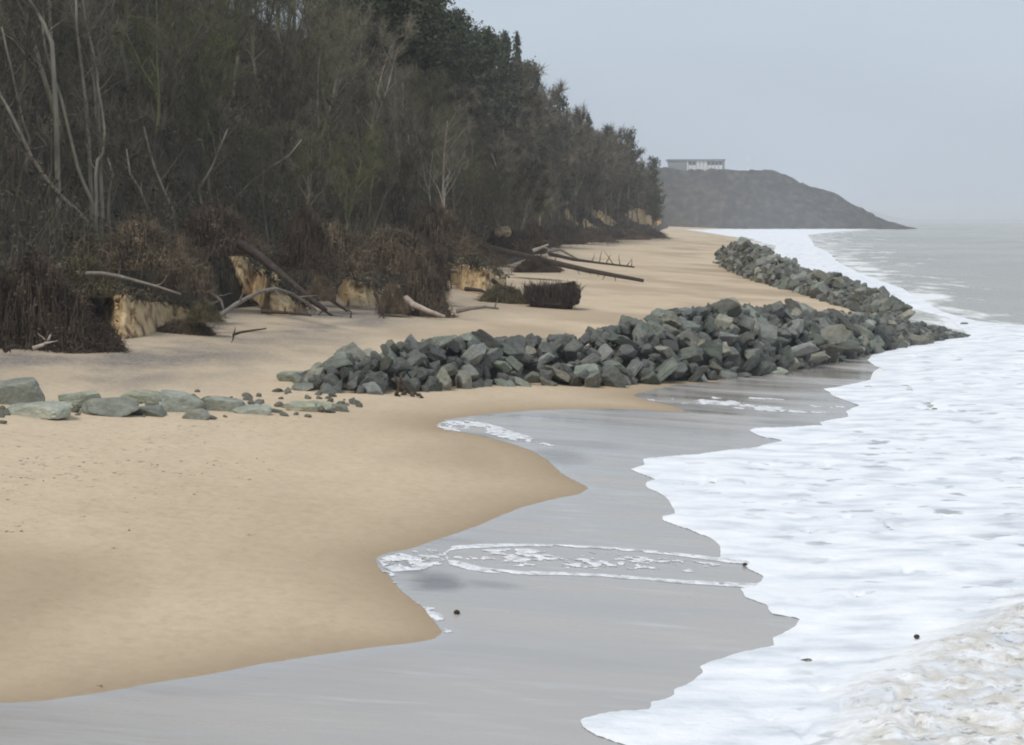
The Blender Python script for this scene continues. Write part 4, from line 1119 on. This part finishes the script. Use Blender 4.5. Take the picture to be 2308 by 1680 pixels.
g = on_ground(905, 700)
log_thing('driftwood_log', 'pale bleached log lying on the sand with a reddish broken end', course([(898, 662), (915, 675), (945, 688), (985, 702)], g[1], g[1] - 1.2), 0.20, M['wood_pale'], 'driftwood', [(0.05, (0.0, -0.3, -1), 0.8, .12), (0.1, (0.3, -0.4, -0.8), 0.7, .08)])
log_thing('driftwood_log', 'dark slim log lying on the sand below the pointed slip', course([(580, 690), (610, 692), (650, 694), (690, 699)], 92, 91), 0.09, M['wood_dark'], 'driftwood', [(0.5, (0.3, -0.3, 0.8), 0.4, .03)])
log_thing('dead_branch', 'arching dead branch lifting off the sand across the pointed slip', course([(462, 712), (490, 698), (520, 676), (548, 660), (580, 645), (612, 640), (645, 650), (680, 672), (700, 688)], 84, 90), 0.115, M['wood_grey'], 'branch', [(0.3, (0.4, -.2, .6), 0.9, .05), (0.6, (0.5, -.2, -.6), 0.8, .05), (0.8, (0.8, -.1, .2), 0.9, .04)])
log_thing('dead_branch', 'short dark stick with an upright fork on the shingle', course([(516, 742), (535, 736), (560, 732), (590, 728)], 80, 80.5), 0.055, M['wood_dark'], 'branch', [(0.05, (0, -.1, 1), 0.35, .03), (0.02, (-.2, -.2, -1), .35, .04)])
log_thing('dead_branch', 'long grey fallen branch lying across the bank above the low sandy scarp', course([(192, 606), (225, 606), (262, 612), (300, 622), (345, 634), (400, 652)], 74.5, 72.5), 0.085, M['wood_grey'], 'branch', [(0.4, (.3, 0, .7), 0.6, .03), (0.8, (.5, 0, .4), 0.6, .03)])
log_thing('leaning_trunk', 'dark dead trunk leaning down along the edge of the pointed slip', course([(530, 540), (580, 572), (630, 612), (680, 655), (722, 688)], 96, 92.5), 0.21, M['wood_dark'], 'fallen tree', [(0.5, (.6, -.2, .3), 0.9, .05), (0.8, (.5, -.3, -.3), 0.8, .05)])
log_thing('driftwood_root', 'pale root lying at the foot of the big dark bramble mound', course([(72, 772), (95, 764), (108, 752), (112, 742)], 68, 68.3), 0.07, M['wood_pale'], 'driftwood', [(0.4, (.8, -.2, .1), 0.5, .04), (0.6, (-.6, -.2, .3), 0.4, .03)])
log_thing('driftwood_log', 'small dark stump end on the sand beside the pale root', course([(10, 776), (22, 770), (36, 766)], 67.5, 67.8), 0.10, M['wood_dark'], 'driftwood', [(0.5, (.1, -.3, -.8), 0.2, .05)])
log_thing('driftwood_log', 'grey log on the sand between the pale log and the brush heap', course([(1010, 690), (1040, 684), (1075, 680), (1105, 684)], 105, 105), 0.11, M['wood_grey'], 'driftwood', [(0.9, (.2, -.3, .8), 0.5, .05)])
log_thing('dead_branch', 'broken upright stick in the sand near the small scarp', course([(776, 708), (778, 692), (770, 684)], 100, 100), 0.05, M['wood_dark'], 'branch', [(0.6, (-.5, 0, .4), 0.3, .03)])
log_thing('driftwood_log', 'pale branch on the sand beneath the fallen trunk', course([(1180, 556), (1200, 548), (1215, 542)], 186, 186), 0.16, M['wood_pale'], 'driftwood', [(0.5, (.6, 0, .2), 1.0, .07)])

r = np.random.default_rng(91)
for (u0, v0, u1, v1) in [(640, 640, 735, 700), (700, 640, 770, 690), (600, 600, 660, 660), (830, 650, 850, 705), (860, 640, 905, 700), (930, 590, 985, 660), (975, 560, 1000, 640), (1000, 600, 1060, 640), (1060, 590, 1140, 610), (1090, 620, 1150, 665), (1120, 560, 1190, 585), (1160, 590, 1250, 600), (1030, 640, 1110, 668), (455, 640, 500, 705), (350, 660, 430, 700), (120, 700, 210, 740), (560, 590, 640, 690), (760, 560, 850, 640), (890, 560, 960, 640), (1200, 560, 1290, 580)]:
    g = on_ground(u1, v1); y1 = g[1] - 0.3
    m_ = ((u0 + u1) / 2 + r.normal(0, 6), (v0 + v1) / 2 + r.normal(0, 6) - 6)
    log_thing('fallen_branch', 'thin dead branch slid down among the scrub at the foot of the bank', course([(u0, v0), m_, (u1, v1)], y1 + 1.0, y1), r.uniform(.05, .11) * y1 / 100, M['wood_dark' if r.random() < .65 else 'wood_grey'], 'branch', [(r.uniform(.3, .9), (r.normal(), -.3, r.normal()), r.uniform(.5, 1.1), .03) for q_ in range(3)], 'dead branches tangled along the bank foot', 6)
# ------------------------------------------------------------------ litter on the sand
def scrap(seed):
    r = np.random.default_rng(seed); T = Tubes()
    for k in range(4):
        T.add(bend(r, r.normal(0, .06, 3) * (1, 1, .2) + (0, 0, .03), r.normal(0, 1, 3) * (1, 1, .25), r.uniform(.15, .4), 4, .4, 0), [.015, .03, .028, .02, .006], 5, True)
    return np_mesh('seaweed_scrap', *T.arrays(), mat=M['weed'])
SCR = [scrap(i) for i in range(5)]
r = np.random.default_rng(88)
spots = [(60, 1075), (96, 1066), (120, 1060), (150, 1050), (208, 1048), (250, 1048), (246, 1055), (155, 990), (40, 990), (455, 1046), (498, 1028), (172, 1056), (300, 1104), (50, 1158), (185, 1145), (280, 1135), (222, 1520), (255, 1215), (28, 1078), (340, 1030), (400, 1022), (550, 1186), (90, 1030), (10, 1040)] + [(r.uniform(-40, 620), 1035 + r.normal(0, 16)) for _ in range(46)] + [(r.uniform(0, 700), r.uniform(960, 1180)) for _ in range(20)]
for u, v in spots:
    p = on_ground(u, v); o = link('seaweed_scrap', SCR[r.integers(5)], None, 'small dark scrap of weed lying on the open dry sand', 'seaweed', 'scraps scattered on the dry sand')
    s = r.uniform(0.12, 0.36); o.location = p; o.scale = (s, s, s * 0.25); o.rotation_euler = (0, 0, r.uniform(0, 6))
for u, v, s in ((905, 876, 1.9), (932, 882, 1.1), (880, 878, 1.3)):
    p = on_ground(u, v); o = link('seaweed_clump', SCR[r.integers(5)], None, 'black clump of weed and wood on the sand just below the groyne', 'seaweed', 'black clumps below the groyne')
    o.location = p; o.scale = (s, s, s * 1.6); o.rotation_euler = (0, 0, r.uniform(0, 6))
for u, v, wpx, lab in ((1012, 1361, 15, 'round dark pebble alone on the grey wet sand'), (1650, 1254, 11, 'dark pebble at the foam edge by the swash tongue'), (2030, 1430, 14, 'dark pebble in the foam beside the churned wave')):
    p = on_ground(u, v) if u < 2000 else on_sea(u, v) + (0, 0, .1)
    sc = p[1] / F * SU; me = clod(int(u), (1, .9, .75), 2, 0.12); me.materials.append(M['wood_dark'])
    o = link('pebble', me, None, lab, 'pebble'); o.scale = (wpx * sc / 2,) * 3; o.location = p + (0, 0, wpx * sc * 0.3)

# ------------------------------------------------------------------ building and mast on the headland
y = YF + 60
a, b_ = at_depth(1480, 353, y), at_depth(1605, 357, y); base = at_depth(1540, 381, y)
L = b_[0] - a[0]; ht = a[2] - base[2]; dep = 16.0
root = thing('clifftop_pavilion', 'long low flat roofed pavilion with pale windows on the headland top', 'building', (a[0], y, base[2]))
def box(name, x0, x1, y0, y1, z0, z1, mat, par):
    V = [(x0, y0, z0), (x1, y0, z0), (x1, y1, z0), (x0, y1, z0), (x0, y0, z1), (x1, y0, z1), (x1, y1, z1), (x0, y1, z1)]
    return link(name, np_mesh(name, V, Q=[(3, 2, 1, 0), (4, 5, 6, 7), (0, 1, 5, 4), (1, 2, 6, 5), (2, 3, 7, 6), (3, 0, 4, 7)], mat=mat, smooth=False), par)
box('wall', 0.3, L - 0.3, 0.4, dep, -4, ht - 0.9, M['white'], root)
box('roof', -0.6, L + 0.6, -0.9, dep + 0.6, ht - 0.9, ht, M['slate'], root)
box('side_wing', 0.0, L * 0.33, 0.0, 0.38, -3, ht - 0.93, M['slate'], root)
nw = 9
for k in range(nw):
    x0 = L * 0.36 + (L * 0.60) * k / nw
    w = box('window', x0 + 0.25, x0 + L * 0.6 / nw - 0.25, 0.28, 0.39, ht - 4.0, ht - 1.5, M['white' if k in (2, 3, 4) else 'glass'], root)
    box('post', x0 - 0.12, x0 + 0.12, -0.5, -0.26, -1, ht - 0.92, M['slate'], root)
box('end_wall', L - 1.6, L, -0.2, 0.36, -1, ht - 0.94, M['slate'], root)
p = at_depth(1656, 382, YF + 70); tp = at_depth(1656, 345, YF + 70); h = tp[2] - p[2]
root = thing('mast', 'thin pale mast with a cross arm on the headland top', 'mast', tuple(p))
T = Tubes(); T.add([(0, 0, -2), (0, 0, h * .5), (0, 0, h)], [.28, .22, .14], 6); link('pole', np_mesh('pole', *T.arrays(), mat=M['white']), root)
T = Tubes(); T.add([(-1.6, 0, h * .62), (1.6, 0, h * .62)], [.12, .12], 5); link('cross_arm', np_mesh('cross_arm', *T.arrays(), mat=M['white']), root)

# ------------------------------------------------------------------ sea haze
x0, x1, y0, y1, z0, z1 = -1300, 17000, -60, 20600, -3.2, 56
V = [(x0, y0, z0), (x1, y0, z0), (x1, y1, z0), (x0, y1, z0), (x0, y0, z1), (x1, y0, z1), (x1, y1, z1), (x0, y1, z1)]
m = bpy.data.materials.new('haze'); m.use_nodes = True; nt = m.node_tree; nt.nodes.clear()
out = nt.nodes.new('ShaderNodeOutputMaterial'); pv = nt.nodes.new('ShaderNodeVolumePrincipled')
pv.inputs['Color'].default_value = (0.93, 0.95, 1.0, 1)
pv.inputs['Density'].default_value = 0.00022
pv.inputs['Density Attribute'].default_value = ''
pv.inputs['Anisotropy'].default_value = 0.2
nt.links.new(pv.outputs[0], out.inputs['Volume'])
link('haze', np_mesh('haze', V, Q=[(3, 2, 1, 0), (4, 5, 6, 7), (0, 1, 5, 4), (1, 2, 6, 5), (2, 3, 7, 6), (3, 0, 4, 7)], mat=m, smooth=False), kind='stuff', label='pale sea haze in the air over beach and sea', cat='haze')
